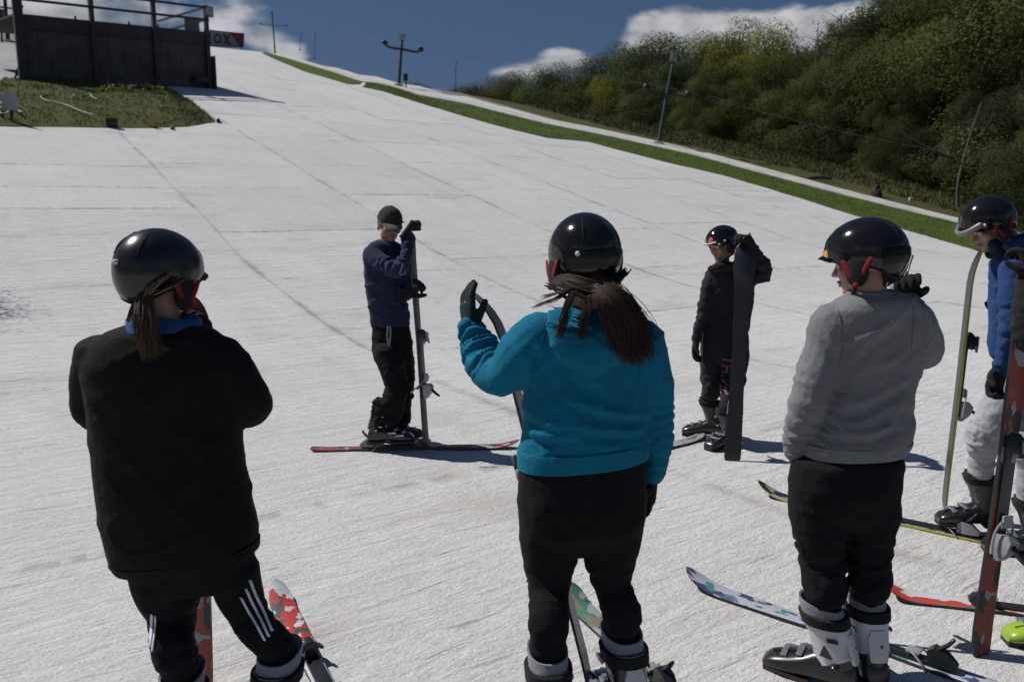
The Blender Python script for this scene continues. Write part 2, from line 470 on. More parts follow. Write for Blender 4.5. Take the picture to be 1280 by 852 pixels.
# the dry ski slope: an underlay sheet with the laid mats as its parts
slope = grid_sheet('ski_slope', frange(-15, 27, 1.0), frange(-9, 5, 1) + frange(5.5, 15, .5) + frange(16, 63, 1) + frange(63.5, 66.5, .5), -0.035, M['under'])
slope['kind'] = 'structure'
def u_right(s): return float(np.interp(s, [-10, 12, 40, 46, 55, 67], [26.5, 26.5, 26.4, 24.6, 22.0, 21.2]))
def make_mat(u0, u1, s0, s1, gap, seed):
    r = random.Random(seed)
    near = s0 < 7 and u0 < 8
    st = 0.16 if near else 0.6
    g = (gap if s0 > 7 else gap * 0.12) / 2
    dz = r.uniform(-0.003, 0.003)
    us = frange(u0 + g, u1 - g, st); ss = frange(s0 + g * .45, s1 - g * .45, st)
    vs, fs = [], []; nu, ns = len(us), len(ss)
    wob = [r.uniform(0, 6) for _ in range(4)]
    pts = []
    pl_near = near
    for i, u in enumerate(us):
        for j, s in enumerate(ss):
            # edges of the mats wander a little
            uu = u + (0.02 * math.sin(s * 1.3 + (u0, u1)[i > 0] * 3.1) if i in (0, nu - 1) else 0)
            s2 = s + (0.03 * math.sin(u * 1.7 + (s0, s1)[j > 0] * 2.3) if j in (0, ns - 1) else 0)
            x, y = us2xy(uu, s2)
            pts.append((x, y, terrain(x, y) + dz))
    pts = np.array(pts)
    if near:
        uv = np.array([[u * 2.2, s * 7.0, 0.3] for u in us for s in ss])
        pts[:, 2] += 0.006 * vnoise(uv, 3) + 0.004 * vnoise(uv * 2.1, 5)
    else:
        uv = np.array([[u * 0.8, s * 1.6, 0.3] for u in us for s in ss])
        pts[:, 2] += 0.008 * vnoise(uv, 3)
    vs = [tuple(p) for p in pts]
    for i in range(nu - 1):
        for j in range(ns - 1):
            a = i * ns + j
            fs.append((a, a + ns, a + ns + 1, a + 1))
    # skirts round the edge give the joint its depth
    edge = [i * ns for i in range(nu)] + [(nu - 1) * ns + j for j in range(1, ns)] + [i * ns + ns - 1 for i in range(nu - 2, -1, -1)] + [j for j in range(ns - 2, 0, -1)]
    b0 = len(vs)
    for e in edge: vs.append((vs[e][0], vs[e][1], vs[e][2] - 0.05))
    n = len(edge)
    for i in range(n):
        j = (i + 1) % n
        fs.append((edge[i], b0 + i, b0 + j, edge[j]))
    me = from_py(vs, fs, True); me.set_sharp_from_angle(angle=R(50))
    src = list(range(nu * ns)) + edge
    ids = np.array(src)[np.array([l.vertex_index for l in me.loops])]
    ua = np.array(us)[ids // ns]; sa = np.array(ss)[ids % ns]
    for nm, A, B in (('from_start', ua - u0, sa - s0), ('to_end', u1 - ua, s1 - sa)):
        l = me.uv_layers.new(name=nm); l.data.foreach_set('uv', np.stack([A, B], 1).ravel())
    link('mat', me, M['mat'], slope)
COLS = [-14.2, -10.6, -7.0, -3.4, -0.35, 3.78, 7.42, 11.02, 14.6, 18.2, 21.8, 26.4]
GAPS = [.008, .008, .008, .004, .010, .015, .015, .018, .012, .010, .010]
for ci in range(len(COLS) - 1):
    u0, u1 = COLS[ci], COLS[ci + 1]
    rr = random.Random(ci * 13 + 5)
    brk = {4: [-8, -3.8, 0.4, 4.4, 8.4, 12.52, 16.9, 18.6, 20.7, 25.3],
           5: [-8, -4.3, -0.2, 4.0, 8.2, 12.45, 15.2, 18.7, 21.2, 25.6, 29.8, 33.8],
           6: [-8, -3.3, 0.8, 5.0, 9.1, 13.1, 18.2, 21.6, 25.5, 30, 34.2, 38.3],
           7: [-8, -4.6, -0.5, 3.6, 7.7, 11.9, 14.9, 18.95, 22.4, 25.7, 29.6, 33.4]}.get(ci)
    if brk is None:
        brk = [-8.0]
        while brk[-1] < 62: brk.append(brk[-1] + rr.choice([4.1, 4.1, 4.0, 3.4, 4.3]))
    else:
        while brk[-1] < 62: brk.append(brk[-1] + 4.1)
    top = 28.6 if ci <= 4 else 66.3
    brk = [b for b in brk if b < top - 1] + [top]
    for k in range(len(brk) - 1):
        s0, s1 = brk[k], brk[k + 1]
        if s1 < -4 and u0 > 12: continue
        ur = min(u1, u_right((s0 + s1) / 2) + 0.25)
        if ur - u0 < 0.5: continue
        if u0 < -3.5 and s0 > 24: continue
        make_mat(u0, ur, s0, s1, GAPS[ci], ci * 100 + k)

def resample(pl, n):
    pl = [Vector((p[0], p[1], 0)) for p in pl]
    L = [0]
    for a, b in zip(pl, pl[1:]): L.append(L[-1] + (b - a).length)
    o = []
    for i in range(n + 1):
        t = L[-1] * i / n
        o.append((float(np.interp(t, L, [p.x for p in pl])), float(np.interp(t, L, [p.y for p in pl]))))
    return o
def band(name, e0, e1, n, m, zoff, cross=4, kind='structure', rise=None):
    """sheet draped on the ground between two edges (photo pixel polylines on the ground)"""
    a = resample([hit(*q).xy for q in e0], n); b = resample([hit(*q).xy for q in e1], n)
    vs, fs = [], []
    for (x0, y0), (x1, y1) in zip(a, b):
        for k in range(-1, cross + 2):
            t = min(max(k / cross, 0), 1); x, y = x0 + (x1 - x0) * t, y0 + (y1 - y0) * t
            z = terrain(x, y) + zoff
            if rise: z += rise(t, x, y)
            if k in (-1, cross + 1): z = terrain(x, y) - 0.08
            vs.append((x, y, z))
    c = cross + 3
    for i in range(n):
        for k in range(c - 1):
            q = i * c + k; fs.append((q, q + 1, q + c + 1, q + c))
    me = from_py(vs, fs, True); me.set_sharp_from_angle(angle=R(50))
    o = link(name, me, m); o['kind'] = kind
    return o, a, b
_, lawn_a, lawn_b = band('grass_strip', [(454, 109), (481, 115), (522, 128), (585, 147), (640, 162), (685, 172.5), (736, 177.5), (821, 200), (905, 219.5), (985, 243), (1064, 268), (1149, 292), (1205, 308), (1290, 333)],
     [(458, 104), (481, 105), (522, 119.5), (585, 131), (680, 155), (755, 170), (868, 195), (961, 220), (1055, 245), (1149, 268.5), (1193, 278), (1290, 303)], 70, M['lawn'], 0.03, 5)
band('upper_grass_strip', [(327, 66.5), (345, 75), (379, 89), (410, 98), (436, 106), (449, 105.5)], [(333, 66), (347, 70), (395, 84.5), (420, 92), (441, 99), (453, 103)], 24, M['lawn'], 0.03, 3)
band('lift_track', [(336, 66), (350, 71), (395, 84), (439, 97), (455, 104), (471, 104.5), (490, 109), (522, 119), (585, 130.5), (680, 154.5), (755, 169.5), (868, 194.5), (961, 219.5), (1055, 244.5), (1149, 268), (1193, 277.5), (1290, 302.5)],
     [(338, 65), (352, 68.5), (395, 81), (439, 94), (455, 98), (471, 101), (490, 106), (522, 116), (585, 127), (680, 148.5), (755, 163), (868, 187.5), (961, 212.5), (1055, 238), (1149, 262), (1193, 272), (1290, 297)], 90, M['concrete'], 0.045, 2)

#@@SETTING@@
# ------------------------------------------------------------------ bank, track, edging
def bank_rise(t, x, y):
    return 0.16 * math.sin(math.pi * min(max(t, 0), 1)) ** 0.7 + 0.05 * math.sin(x * 2.1) * math.sin(y * 1.7) * math.sin(math.pi * t)
_, bank_a, bank_b = band('grass_bank', [(-60, 157), (22, 158.5), (100, 159.5), (180, 160.5), (235, 159), (256, 154.5), (270, 153)],
     [(8, 98), (27, 100), (100, 104), (160, 108), (205, 110), (213, 115), (215, 117)], 60, M['bank'], 0.02, 8, rise=bank_rise)
band('gravel_track', [(24, 52), (25, 75), (17, 100), (4, 130), (-12, 157)], [(-14, 52), (-25, 75), (-50, 100), (-80, 130), (-120, 157)], 20, M['track'], 0.03, 3)
band('brown_bank', [(-14, 52), (-25, 75), (-50, 100), (-80, 130), (-120, 157)], [(-120, 40), (-150, 70), (-220, 100), (-300, 130), (-400, 157)], 20, plain('dry_brown_turf', (0.10, 0.075, 0.04), .95, var=.4, scale=.8, bump=.03), 0.04, 6, rise=lambda t, x, y: 0.45 * t)
band('edging', [(213, 116.5), (240, 133), (271, 154)], [(215, 116), (243, 132), (275, 152.5)], 12, M['concrete'], 0.13, 1)
def ground(px, py, up=0.0):
    p = hit(px, py); return Vector((p.x, p.y, p.z + up))

def blades(name, pts, h, m, seed, lean=0.5):
    r = random.Random(seed); vs, fs = [], []
    for (x, y, z) in pts:
        for _ in range(3):
            a = r.uniform(0, 6.283); hh = h * r.uniform(.4, 1.2); w_ = hh * r.uniform(.06, .12)
            ox, oy = x + r.uniform(-.06, .06), y + r.uniform(-.06, .06)
            dx, dy = math.cos(a), math.sin(a); l = hh * lean * r.uniform(.2, 1)
            b = len(vs)
            vs += [(ox - dy * w_, oy + dx * w_, z - .02), (ox + dy * w_, oy - dx * w_, z - .02), (ox + dx * l * .4 + dy * w_ * .6, oy + dy * l * .4 - dx * w_ * .6, z + hh * .6), (ox + dx * l, oy + dy * l, z + hh * .95)]
            fs.append((b, b + 1, b + 2, b + 3))
    o = link(name, from_py(vs, fs), m); o['kind'] = 'stuff'; return o
pts = []
for i in range(5200):
    k = rnd.randrange(len(bank_a) - 1); f = rnd.random(); t = rnd.random()
    x0 = bank_a[k][0] * (1 - f) + bank_a[k + 1][0] * f; y0 = bank_a[k][1] * (1 - f) + bank_a[k + 1][1] * f
    x1 = bank_b[k][0] * (1 - f) + bank_b[k + 1][0] * f; y1 = bank_b[k][1] * (1 - f) + bank_b[k + 1][1] * f
    x, y = x0 + (x1 - x0) * t, y0 + (y1 - y0) * t
    pts.append((x, y, terrain(x, y) + .02 + bank_rise(t, x, y)))
blades('bank_grass', pts, 0.075, M['blade'], 3)
pts = []
while len(pts) < 9000:
    s = rnd.uniform(8, 46); u = rnd.uniform(26, 44)
    x, y = us2xy(u, s)
    lim = float(np.interp(s, [8, 16, 23, 30, 42, 46], [32, 31.6, 32.3, 29.8, 29.0, 27.5]))
    if u > lim + 0.15 and (u < lim + 7): pts.append((x, y, terrain(x, y) - .05))
blades('verge_grass', pts, 0.20, plain('verge_blade', (0.085, 0.09, 0.034), .9, var=.5, scale=.6, spec=.1), 4)
pts = []
for i in range(9000):
    k = rnd.randrange(len(lawn_a) - 1); f = rnd.random(); t = rnd.random()
    x0 = lawn_a[k][0] * (1 - f) + lawn_a[k + 1][0] * f; y0 = lawn_a[k][1] * (1 - f) + lawn_a[k + 1][1] * f
    x1 = lawn_b[k][0] * (1 - f) + lawn_b[k + 1][0] * f; y1 = lawn_b[k][1] * (1 - f) + lawn_b[k + 1][1] * f
    x, y = x0 + (x1 - x0) * t, y0 + (y1 - y0) * t
    pts.append((x, y, terrain(x, y) + .03))
blades('lawn_grass', pts, 0.055, plain('lawn_blade', (.068, .10, .02), .9, var=.5, scale=.5, spec=.1), 14)
# thin rough grass edge where lawn meets the slope mats
pts = []
for (x, y) in resample([(a[0], a[1]) for a in lawn_a], 900):
    pts.append((x + rnd.uniform(-.08, .02), y + rnd.uniform(-.05, .05), terrain(x, y)))
blades('lawn_edge_grass', pts, 0.07, M['blade'], 6)

# ------------------------------------------------------------------ start platform (dark timber retaining wall with railing)
B0 = ground(27, 101); B1 = ground(268, 111)
ex = (B1 - B0); Lw = Vector((ex.x, ex.y, 0)).length; exn = ex / Lw
nb = Vector((-ex.y, ex.x, 0)).normalized()          # away from the camera
UP = Vector((0, 0, 1))
pl = thing('start_platform', 'dark timber start platform with a grey boarded wall and railing beside the slope', 'platform', B0)
def WP(t, h, d): return B0 + ex * t + UP * h + nb * d
def plank(name, a, b, wx, wz, m, parent=pl):
    bm = bmesh.new(); add_bar(bm, a, b, wx, wz); return obj(name, bm, m, parent, smooth=False)
# boards of the wall: vertical sheets in three bays, each a piece
post_t = [0.012, 0.35, 0.672, 0.975]
for b in range(3):
    n = 4
    t0, t1 = post_t[b], post_t[b + 1]
    for k in range(n):
        a, c = t0 + (t1 - t0) * k / n, t0 + (t1 - t0) * (k + 1) / n
        bm = bmesh.new()
        mid = (a + c) / 2; hw = (c - a) / 2 * Lw - .008
        dd = rnd.uniform(0, .012)
        add_rings(bm, [[WP(mid, h, .16 + dd) + exn * sx * hw + nb * sy for sx, sy in ((-1, 0), (1, 0), (1, .05), (-1, .05))] for h in (-.35, 1.86)])
        obj('wall_board', bm, M['panel'], pl, smooth=False)
for t in post_t:
    w_ = .30 if t == post_t[0] else .16
    plank('post', WP(t, -.4, 0.02), WP(t, 3.42, 0.02), w_, .16, M['beam'])
bm = bmesh.new(); add_rings(bm, [[WP(t, h, d) for h, d in ((1.84, .06), (2.34, .03), (2.34, .2), (1.84, .2))] for t in (0.0, 1.0)]); obj('fascia', bm, M['beam'], pl, smooth=False)
bm = bmesh.new(); add_rings(bm, [[WP(t, h, d) for h, d in ((-.4, .04), (.16, .04), (.16, .15), (-.4, .15))] for t in (0.03, .36)]); obj('sill_beam', bm, M['beam'], pl, smooth=False)
bm = bmesh.new(); add_rings(bm, [[WP(t, h, d) for h, d in ((2.28, .22), (2.35, .22), (2.35, 4.2), (2.28, 4.2))] for t in (0.0, 1.0)]); obj('deck', bm, M['panel'], pl, smooth=False)
for t in (1.0,):
    bm = bmesh.new(); tt = t if t == 0 else .985
    add_rings(bm, [[WP(tt, h, d) for h, d in ((-.6, .22), (2.28, .22), (2.28, 4.2), (-.6 + 1.0, 4.2))], [WP(tt + .012, h, d) for h, d in ((-.6, .22), (2.28, .22), (2.28, 4.2), (-.6 + 1.0, 4.2))]])
    obj('side_wall', bm, M['panel'], pl, smooth=False)
for h in (2.84, 3.34):
    plank('rail', WP(-.0, h, .0), WP(.99, h, .0), .06, .09, M['rail'])
    plank('rail', WP(.975, h, .02), WP(.975, h, 4.1), .06, .08, M['rail'])
plank('rail', WP(0, 2.84, 4.1), WP(.97, 2.84, 4.1), .05, .06, M['rail'])
for t in (.2, .5, .8, .975): plank('rear_post', WP(t, 2.3, 4.1), WP(t, 3.2, 4.1), .07, .07, M['rail'])
# stacked boards and a step at the right hand end
plank('end_board', WP(1.0, -.5, -.02), WP(1.0, 1.35, -.02), .10, .30, M['beam'])
bm = bmesh.new(); add_box(bm, (0, 0, 0), .7, .35, .22, Matrix.Translation(WP(.91, .32, -.12)) @ exn.to_track_quat('X', 'Z').to_matrix().to_4x4(), .01); obj('step', bm, M['beam'], pl, smooth=False)
bx = thing('floodlight', 'dark floodlight box fixed on the corner post of the platform', 'floodlight', WP(.985, 3.0, -.1))
bm = bmesh.new(); add_box(bm, (0, 0, 0), .34, .22, .42, Matrix.Translation(WP(.985, 3.15, -.12)) @ Matrix.Rotation(.4, 4, 'Z'), .03); obj('housing', bm, M['lamp'], bx)
bm = bmesh.new(); add_box(bm, (0, -.115, 0), .26, .01, .32, Matrix.Translation(WP(.985, 3.15, -.12)) @ Matrix.Rotation(.4, 4, 'Z'), .003); obj('lamp_glass', bm, M['glass'], bx)
bm = bmesh.new(); add_bar(bm, WP(.985, 2.95, -.1), WP(.985, 3.0, 0), .05, .05); obj('bracket', bm, M['darksteel'], bx)
bm = bmesh.new(); add_box(bm, (0, 0, 0), .5, .4, .55, Matrix.Translation(WP(.925, 2.62, .5)), .02); o = obj('control_box', bm, plain('grey_box', (.12, .12, .125), .6)); tag(o, 'grey control cabinet standing on the deck of the dark platform', 'cabinet')

# ------------------------------------------------------------------ lift pylons, cables, hangers
def pylon(base, top, armL, armR, m, label, lift=0.0, curved=False, r=0.085, grp='lift pylons'):
    b = ground(*base); D = b.y
    tp = P(*top, D); a0 = P(*armL, D); a1 = P(*armR, D)
    t = thing('lift_pylon', label, 'pylon', b, grp)
    bm = bmesh.new(); add_chain(bm, [(b - UP * .4, r * 1.25), (b.lerp(tp, .5), r), (tp, r * .8)], 12, 3); obj('pole', bm, m, t)
    bm = bmesh.new(); add_box(bm, (0, 0, .04), .5, .5, .1, Matrix.Translation(b), .02); obj('base_plate', bm, M['concrete'], t)
    bm = bmesh.new()
    am = (a0 + a1) / 2; 
    if curved: add_chain(bm, [(a0 + UP * .14, .06), (a0.lerp(am, .25) - UP * .06, .07), (am - UP * .05, .08), (am.lerp(a1, .75) - UP * .05, .07), (a1 + UP * .12, .06)], 8, 4)
    else: add_bar(bm, a0, a1, .08, .08)
    obj('cross_arm', bm, m, t)
    for a in (a0, a1):
        bm = bmesh.new(); add_chain(bm, [(a + Vector((-.03, -.09, .16)), .15), (a + Vector((.03, .09, .16)), .15)], 12, 1); obj('sheave', bm, M['darksteel'], t)
        bm = bmesh.new(); add_bar(bm, a, a + UP * .2, .05, .05); obj('hanger_bracket', bm, m, t)
    hd = bmesh.new(); add_box(hd, (0, 0, 0), .32, .24, .34, Matrix.Translation(tp + UP * .1) @ Matrix.Rotation(.5, 4, 'Z') @ Matrix.Rotation(.35, 4, 'X'), .03); h = obj('floodlight', hd, M['lamp'], t)
    hd = bmesh.new(); add_box(hd, (0, -.125, 0), .26, .012, .27, Matrix.Translation(tp + UP * .1) @ Matrix.Rotation(.5, 4, 'Z') @ Matrix.Rotation(.35, 4, 'X'), .004); g_ = obj('lamp_glass', hd, M['glass'], h); g_.location = (0, 0, 0)
    for v in g_.data.vertices: v.co += Vector(b) * 0
    fix_sub(g_, b)
    return t, a0 + UP * .3, a1 + UP * .3
def fix_sub(o, base):
    """a sub-part whose parent part has no base of its own: keep it relative to the thing's base"""
    if o.parent.get('_o') is None:
        for v in o.data.vertices: v.co -= Vector(base)
p1, p1a, p1b = pylon((344, 67), (340, 16), (326, 31), (358, 33), M['steel'], 'grey lift pylon on the skyline, nearest the red banner', r=.12)
p2, p2a, p2b = pylon((498, 107), (503, 49), (481, 57), (526, 65), M['steel'], 'grey lift pylon with upturned cross arm against open blue sky', curved=True)
p3, p3a, p3b = pylon((822, 180), (842, 76), (808, 113), (860, 122), M['bluesteel'], 'tall leaning blue lift pylon standing before the dark wood', r=.085)
lp = P(-3, 9, 56); 
p0, p0a, p0b = pylon((10, 53), (4, -30), (-8, 8), (24, 12), M['steel'], 'grey mast with cross arm left of the dark platform', grp=None, r=.09)
b = ground(2, 54)
pt = thing('slim_post', 'slim dark post beside the mast left of the platform', 'post', b)
bm = bmesh.new(); add_chain(bm, [(b - UP * .3, .05), (P(1, 14, b.y), .045)], 10, 1); obj('post_shaft', bm, M['darksteel'], pt)
bm = bmesh.new(); add_box(bm, (0, 0, 0), .25, .25, .4, Matrix.Translation(P(1, 17, b.y - .2)), .02); obj('post_box', bm, M['lamp'], pt)
def cable(name, label, pts, r=.0042, grp=None):
    bm = bmesh.new(); add_chain(bm, [(p, r) for p in pts], 6, 6); o = obj(name, bm, M['cable']); tag(o, label, 'cable', grp); return o
def sag(a, b, k): return [a, a.lerp(b, .33) - UP * k * .85, a.lerp(b, .66) - UP * k * .85, b]
e1 = P(1330, 205, 30); e2 = P(1330, 215, 27)
cA = sag(p1a, p2a, .12)[:-1] + sag(p2a, p3a, .2)[:-1] + sag(p3a, e1, .3)
cB = sag(p1b, p2b, .12)[:-1] + sag(p2b, p3b, .2)[:-1] + sag(p3b, e2, .3)
cable('lift_cable', 'outer haul cable strung along the left ends of the lift pylon arms', cA, grp='haul cables')
cable('lift_cable', 'inner haul cable strung along the right ends of the lift pylon arms', cB, grp='haul cables')
def hanger(px, y0, y1, D, label):
    a, b = P(px, y0, D), P(px, y1, D)
    t = thing('drag_lift_hanger', label, 'lift hanger', b, 'drag lift hangers')
    h = (a.z - b.z)
    bm = bmesh.new(); add_chain(bm, [(a, .018), (a + Vector((.12, 0, -.18)), .018), (a + Vector((.03, 0, -.45)), .018), (b + UP * .25 + Vector((.03, 0, 0)), .018), (b, .018)], 6, 4); obj('bar', bm, M['steel'], t)
    bm = bmesh.new(); add_chain(bm, [(b - UP * .03, .06), (b + UP * .02, .06)], 12, 1); obj('seat_disc', bm, M['darksteel'], t)
hanger(375, 41, 62, 62, 'drag lift hanger nearest the first pylon, hanging in the sky')
hanger(393, 42, 73, 60, 'longer drag lift hanger right of the first pylon, hanging in the sky')
hanger(569, 75, 113, 52, 'drag lift hanger hanging in the sky right of the second pylon')
hanger(866, 119, 172, 40, 'pale drag lift hanger hanging beside the blue pylon')
hanger(1034, 168, 226, 36, 'drag lift hanger hanging before the trees, farthest from the pylons')
b = ground(508, 110)
t = thing('switch_post', 'short post with a small grey box beside the second pylon', 'switch box', b)
bm = bmesh.new(); add_bar(bm, b - UP * .2, P(507, 96, b.y), .07, .07); obj('post_shaft', bm, M['steel'], t)
bm = bmesh.new(); add_box(bm, (0, 0, 0), .26, .16, .42, Matrix.Translation(P(507, 97, b.y - .1)), .02); obj('box', bm, M['steel'], t)
# ------------------------------------------------------------------ banner on the crest
bl, br = P(262, 58.5, 65.5), P(304.5, 59.5, 67.5); tl, tr = P(262, 37.5, 65.5), P(305.5, 42, 67.5)
bn = thing('banner', 'black, white and red banner board standing on the crest behind the platform', 'banner', (bl + br) / 2)
white = plain('banner_white', (.20, .21, .235), .6, var=.25); redm = plain('banner_red', (.15, .022, .032), .6, var=.1); blk = plain('banner_black', (.03, .03, .035), .6)
fn = (br - bl).cross(tl - bl).normalized()
if fn.y > 0: fn = -fn
def BQ(u, v, d): return bl.lerp(br, u).lerp(tl.lerp(tr, u), v) + fn * d
def flat_poly(name, pts, d, m, th=.012):
    bm = bmesh.new(); add_rings(bm, [[BQ(u, v, d) for u, v in pts], [BQ(u, v, d - th) for u, v in pts]]); return obj(name, bm, m, bn, smooth=False)
flat_poly('board', [(0, 0), (1, 0), (1, 1), (0, 1)], 0, blk, .05)
flat_poly('white_panel', [(.0, .06), (.88, .06), (.58, .94), (.0, .94)], .015, white)
flat_poly('red_panel', [(.66, .94), (.985, .94), (.985, .05), (.93, .05)], .015, redm)
def ringpoly(cx, cy, rx, ry, k, n=16):
    bm = bmesh.new()
    a = [bm.verts.new(BQ(cx + rx * math.cos(i * 2 * math.pi / n), cy + ry * math.sin(i * 2 * math.pi / n), .034)) for i in range(n)]
    b = [bm.verts.new(BQ(cx + k * rx * math.cos(i * 2 * math.pi / n), cy + k * ry * math.sin(i * 2 * math.pi / n), .034)) for i in range(n)]
    for i in range(n): bm.faces.new((a[i], a[(i + 1) % n], b[(i + 1) % n], b[i]))
    return bm
obj('emblem', ringpoly(.23, .5, .115, .33, .55), blk, bn, smooth=False)
flat_poly('emblem_stroke', [(.36, .85), (.43, .85), (.60, .15), (.53, .15)], .03, blk)
flat_poly('emblem_stroke', [(.54, .85), (.60, .85), (.44, .15), (.38, .15)], .037, blk)
flat_poly('emblem_stroke', [(.5, .12), (.64, .12), (.57, .40)], .030, redm)
for u in (.04, .96): plank('post', BQ(u, -.25, -.08), BQ(u, 1.02, -.08), .06, .06, M['darksteel'], bn)

# ------------------------------------------------------------------ small things on and beside the bank
b = ground(13, 154)
sg = thing('sign', 'small grey sign board on a dark post at the left edge of the bank', 'sign', b)
D = b.y
bm = bmesh.new(); add_bar(bm, b - UP * .3, P(14, 120, D + .06), .09, .07); obj('post', bm, M['darksteel'], sg)
bm = bmesh.new(); c = P(12, 127, D); add_box(bm, (0, 0, 0), .48, .035, .46, Matrix.Translation(c) @ Matrix.Rotation(-.2, 4, 'Z'), .008); obj('board', bm, plain('sign_grey', (.33, .34, .37), .5), sg)
def rope(label, pl_, r=.022, name='hose', m=None, cat='hose'):
    bm = bmesh.new()
    ps = []
    for q in pl_:
        p = hit(*q); ps.append((p + UP * .20, r))
    add_chain(bm, ps, 7, 5); o = obj(name, bm, m or plain('old_white_hose', (.27, .255, .22), .7)); tag(o, label, cat); return o
rope('long pale hose snaking down the grass bank', [(60, 127), (52, 129), (58, 134), (72, 137), (84, 140), (100, 147), (118, 153)])
rope('short pale hose lying high on the bank beside the long hose', [(80, 128), (88, 126), (94, 128), (90, 131), (98, 131)])
rope('pale hose end lying farthest right on the bank under the wall', [(105, 128), (112, 125), (116, 129), (122, 132)])
rope('pale coil of hose beside the grey sign post', [(0, 137), (6, 140), (12, 147), (8, 152), (0, 150), (3, 144), (20, 146), (28, 150)], .03)
def boxy(label, px, py, wx, wz, m, name, cat, sub='lid'):
    b = ground(px, py, .03); t = thing(name, label, cat, b)
    bm = bmesh.new(); add_box(bm, (0, 0, wz / 2), wx, wx * .7, wz, Matrix.Translation(b) @ Matrix.Rotation(.2, 4, 'Z'), wx * .06); obj('case', bm, m, t)
    bm = bmesh.new(); add_box(bm, (0, 0, wz + .012), wx * 1.05, wx * .75, .03, Matrix.Translation(b) @ Matrix.Rotation(.2, 4, 'Z'), .006); obj(sub, bm, m, t); return t
boxy('black box at the foot of the grass bank', 140, 159.5, .27, .2, plain('black_plastic', (.012, .012, .014), .5), 'junction_box', 'box')
yl = plain('faded_yellow', (.40, .30, .07), .6)
t = boxy('faded yellow box at the foot of the bank, right of the black box', 190, 159.5, .15, .22, yl, 'yellow_box', 'box')
b = ground(205, 141, .12)
bm = bmesh.new(); add_ball(bm, (0, 0, 0), .2, .15, .11, Matrix.Translation(b), 12, 8)
for v in bm.verts: v.co += Vector((rnd.uniform(-.02, .02), rnd.uniform(-.02, .02), rnd.uniform(-.015, .015)))
tag(obj('rock', bm, plain('dark_rock', (.09, .09, .1), .9, var=.4, scale=6)), 'dark grey rock lying on the bank above the yellow box', 'rock')
b = ground(216, 162.5, .04)
bm = bmesh.new(); add_ball(bm, (0, 0, 0), .07, M=Matrix.Translation(b)); tag(obj('ball', bm, plain('brown_ball', (.14, .07, .05), .7)), 'little brown ball lying where the slope meets the bank', 'ball')
# dandelions on the bank
vs, fs = [], []
for i in range(60):
    q = hit(rnd.uniform(125, 205), rnd.gauss(117, 2.4)); z = q.z + .26
    b0 = len(vs); r_ = rnd.uniform(.02, .04)
    for a in range(6): vs.append((q.x + r_ * math.cos(a * 1.047), q.y + r_ * math.sin(a * 1.047), z))
    vs.append((q.x, q.y, z + .03)); vs.append((q.x, q.y, z - .12))
    for a in range(6): fs.append((b0 + a, b0 + (a + 1) % 6, b0 + 6)); fs.append((b0 + (a + 1) % 6, b0 + a, b0 + 7))
o = link('dandelions', from_py(vs, fs), plain('dandelion_yellow', (.42, .36, .03), .7)); o['kind'] = 'stuff'
# stump, log and white marker on the verge
b = ground(1095, 243)
t = thing('tree_stump', 'dark broken tree stump at the edge of the wood', 'stump', b)
bm = bmesh.new(); add_chain(bm, [(b - UP * .2, .26), (b + UP * .1, .2), (b + Vector((.05, 0, .26)), .13)], 10, 3)
for v in bm.verts: v.co += Vector((rnd.uniform(-.04, .04), rnd.uniform(-.04, .04), rnd.uniform(-.04, .06)))
BARK = plain('rough_bark', (.042, .035, .027), .95, var=.45, scale=5, bump=.03, bscale=18)
obj('wood', bm, BARK, t)
b = ground(1026, 224)
bm = bmesh.new(); add_chain(bm, [(b + Vector((-.6, 0, .04)), .05), (b + Vector((0, .1, .09)), .075), (b + Vector((.5, .1, .02)), .05)], 9, 3); tag(obj('fallen_log', bm, BARK), 'short dark log lying on the verge grass', 'log')
b = ground(1139, 252, .05)
bm = bmesh.new(); add_box(bm, (0, 0, .05), .18, .12, .14, Matrix.Translation(b), .02); tag(obj('marker_stone', bm, M['concrete']), 'small white stone on the verge near the wood edge', 'stone')

#@@TREES@@
# ------------------------------------------------------------------ trees
def leaf_mat(name, cols, scale):
    m, nt, b = new_mat(name); k = NB(nt)
    oi = k.n('ShaderNodeObjectInfo'); geo = k.n('ShaderNodeNewGeometry')
    f = k.noise(k.coord('Object'), scale, 3.0, 0.6)
    c = k.ramp(f, [(0.3, cols[0]), (0.5, cols[1]), (0.7, cols[2])])
    hv = k.n('ShaderNodeHueSaturation'); k.l(c, hv.inputs['Color'])
    k.l(k.math('ADD', k.math('MULTIPLY', geo.outputs['Random Per Island'], .25), k.math('ADD', k.math('MULTIPLY', oi.outputs['Random'], .5), .66)), hv.inputs['Value'])
    k.l(k.math('ADD', k.math('MULTIPLY', oi.outputs['Random'], .035), .482), hv.inputs['Hue'])
    k.l(hv.outputs[0], b.inputs['Base Color']); b.inputs['Roughness'].default_value = .7
    b.inputs['Specular IOR Level'].default_value = .2
    tr = k.n('ShaderNodeBsdfTranslucent'); k.l(hv.outputs[0], tr.inputs['Color'])
    mx = k.n('ShaderNodeMixShader'); mx.inputs[0].default_value = .48
    out = nt.nodes['Material Output']
    k.l(b.outputs[0], mx.inputs[1]); k.l(tr.outputs[0], mx.inputs[2]); k.l(mx.outputs[0], out.inputs['Surface'])
    return m
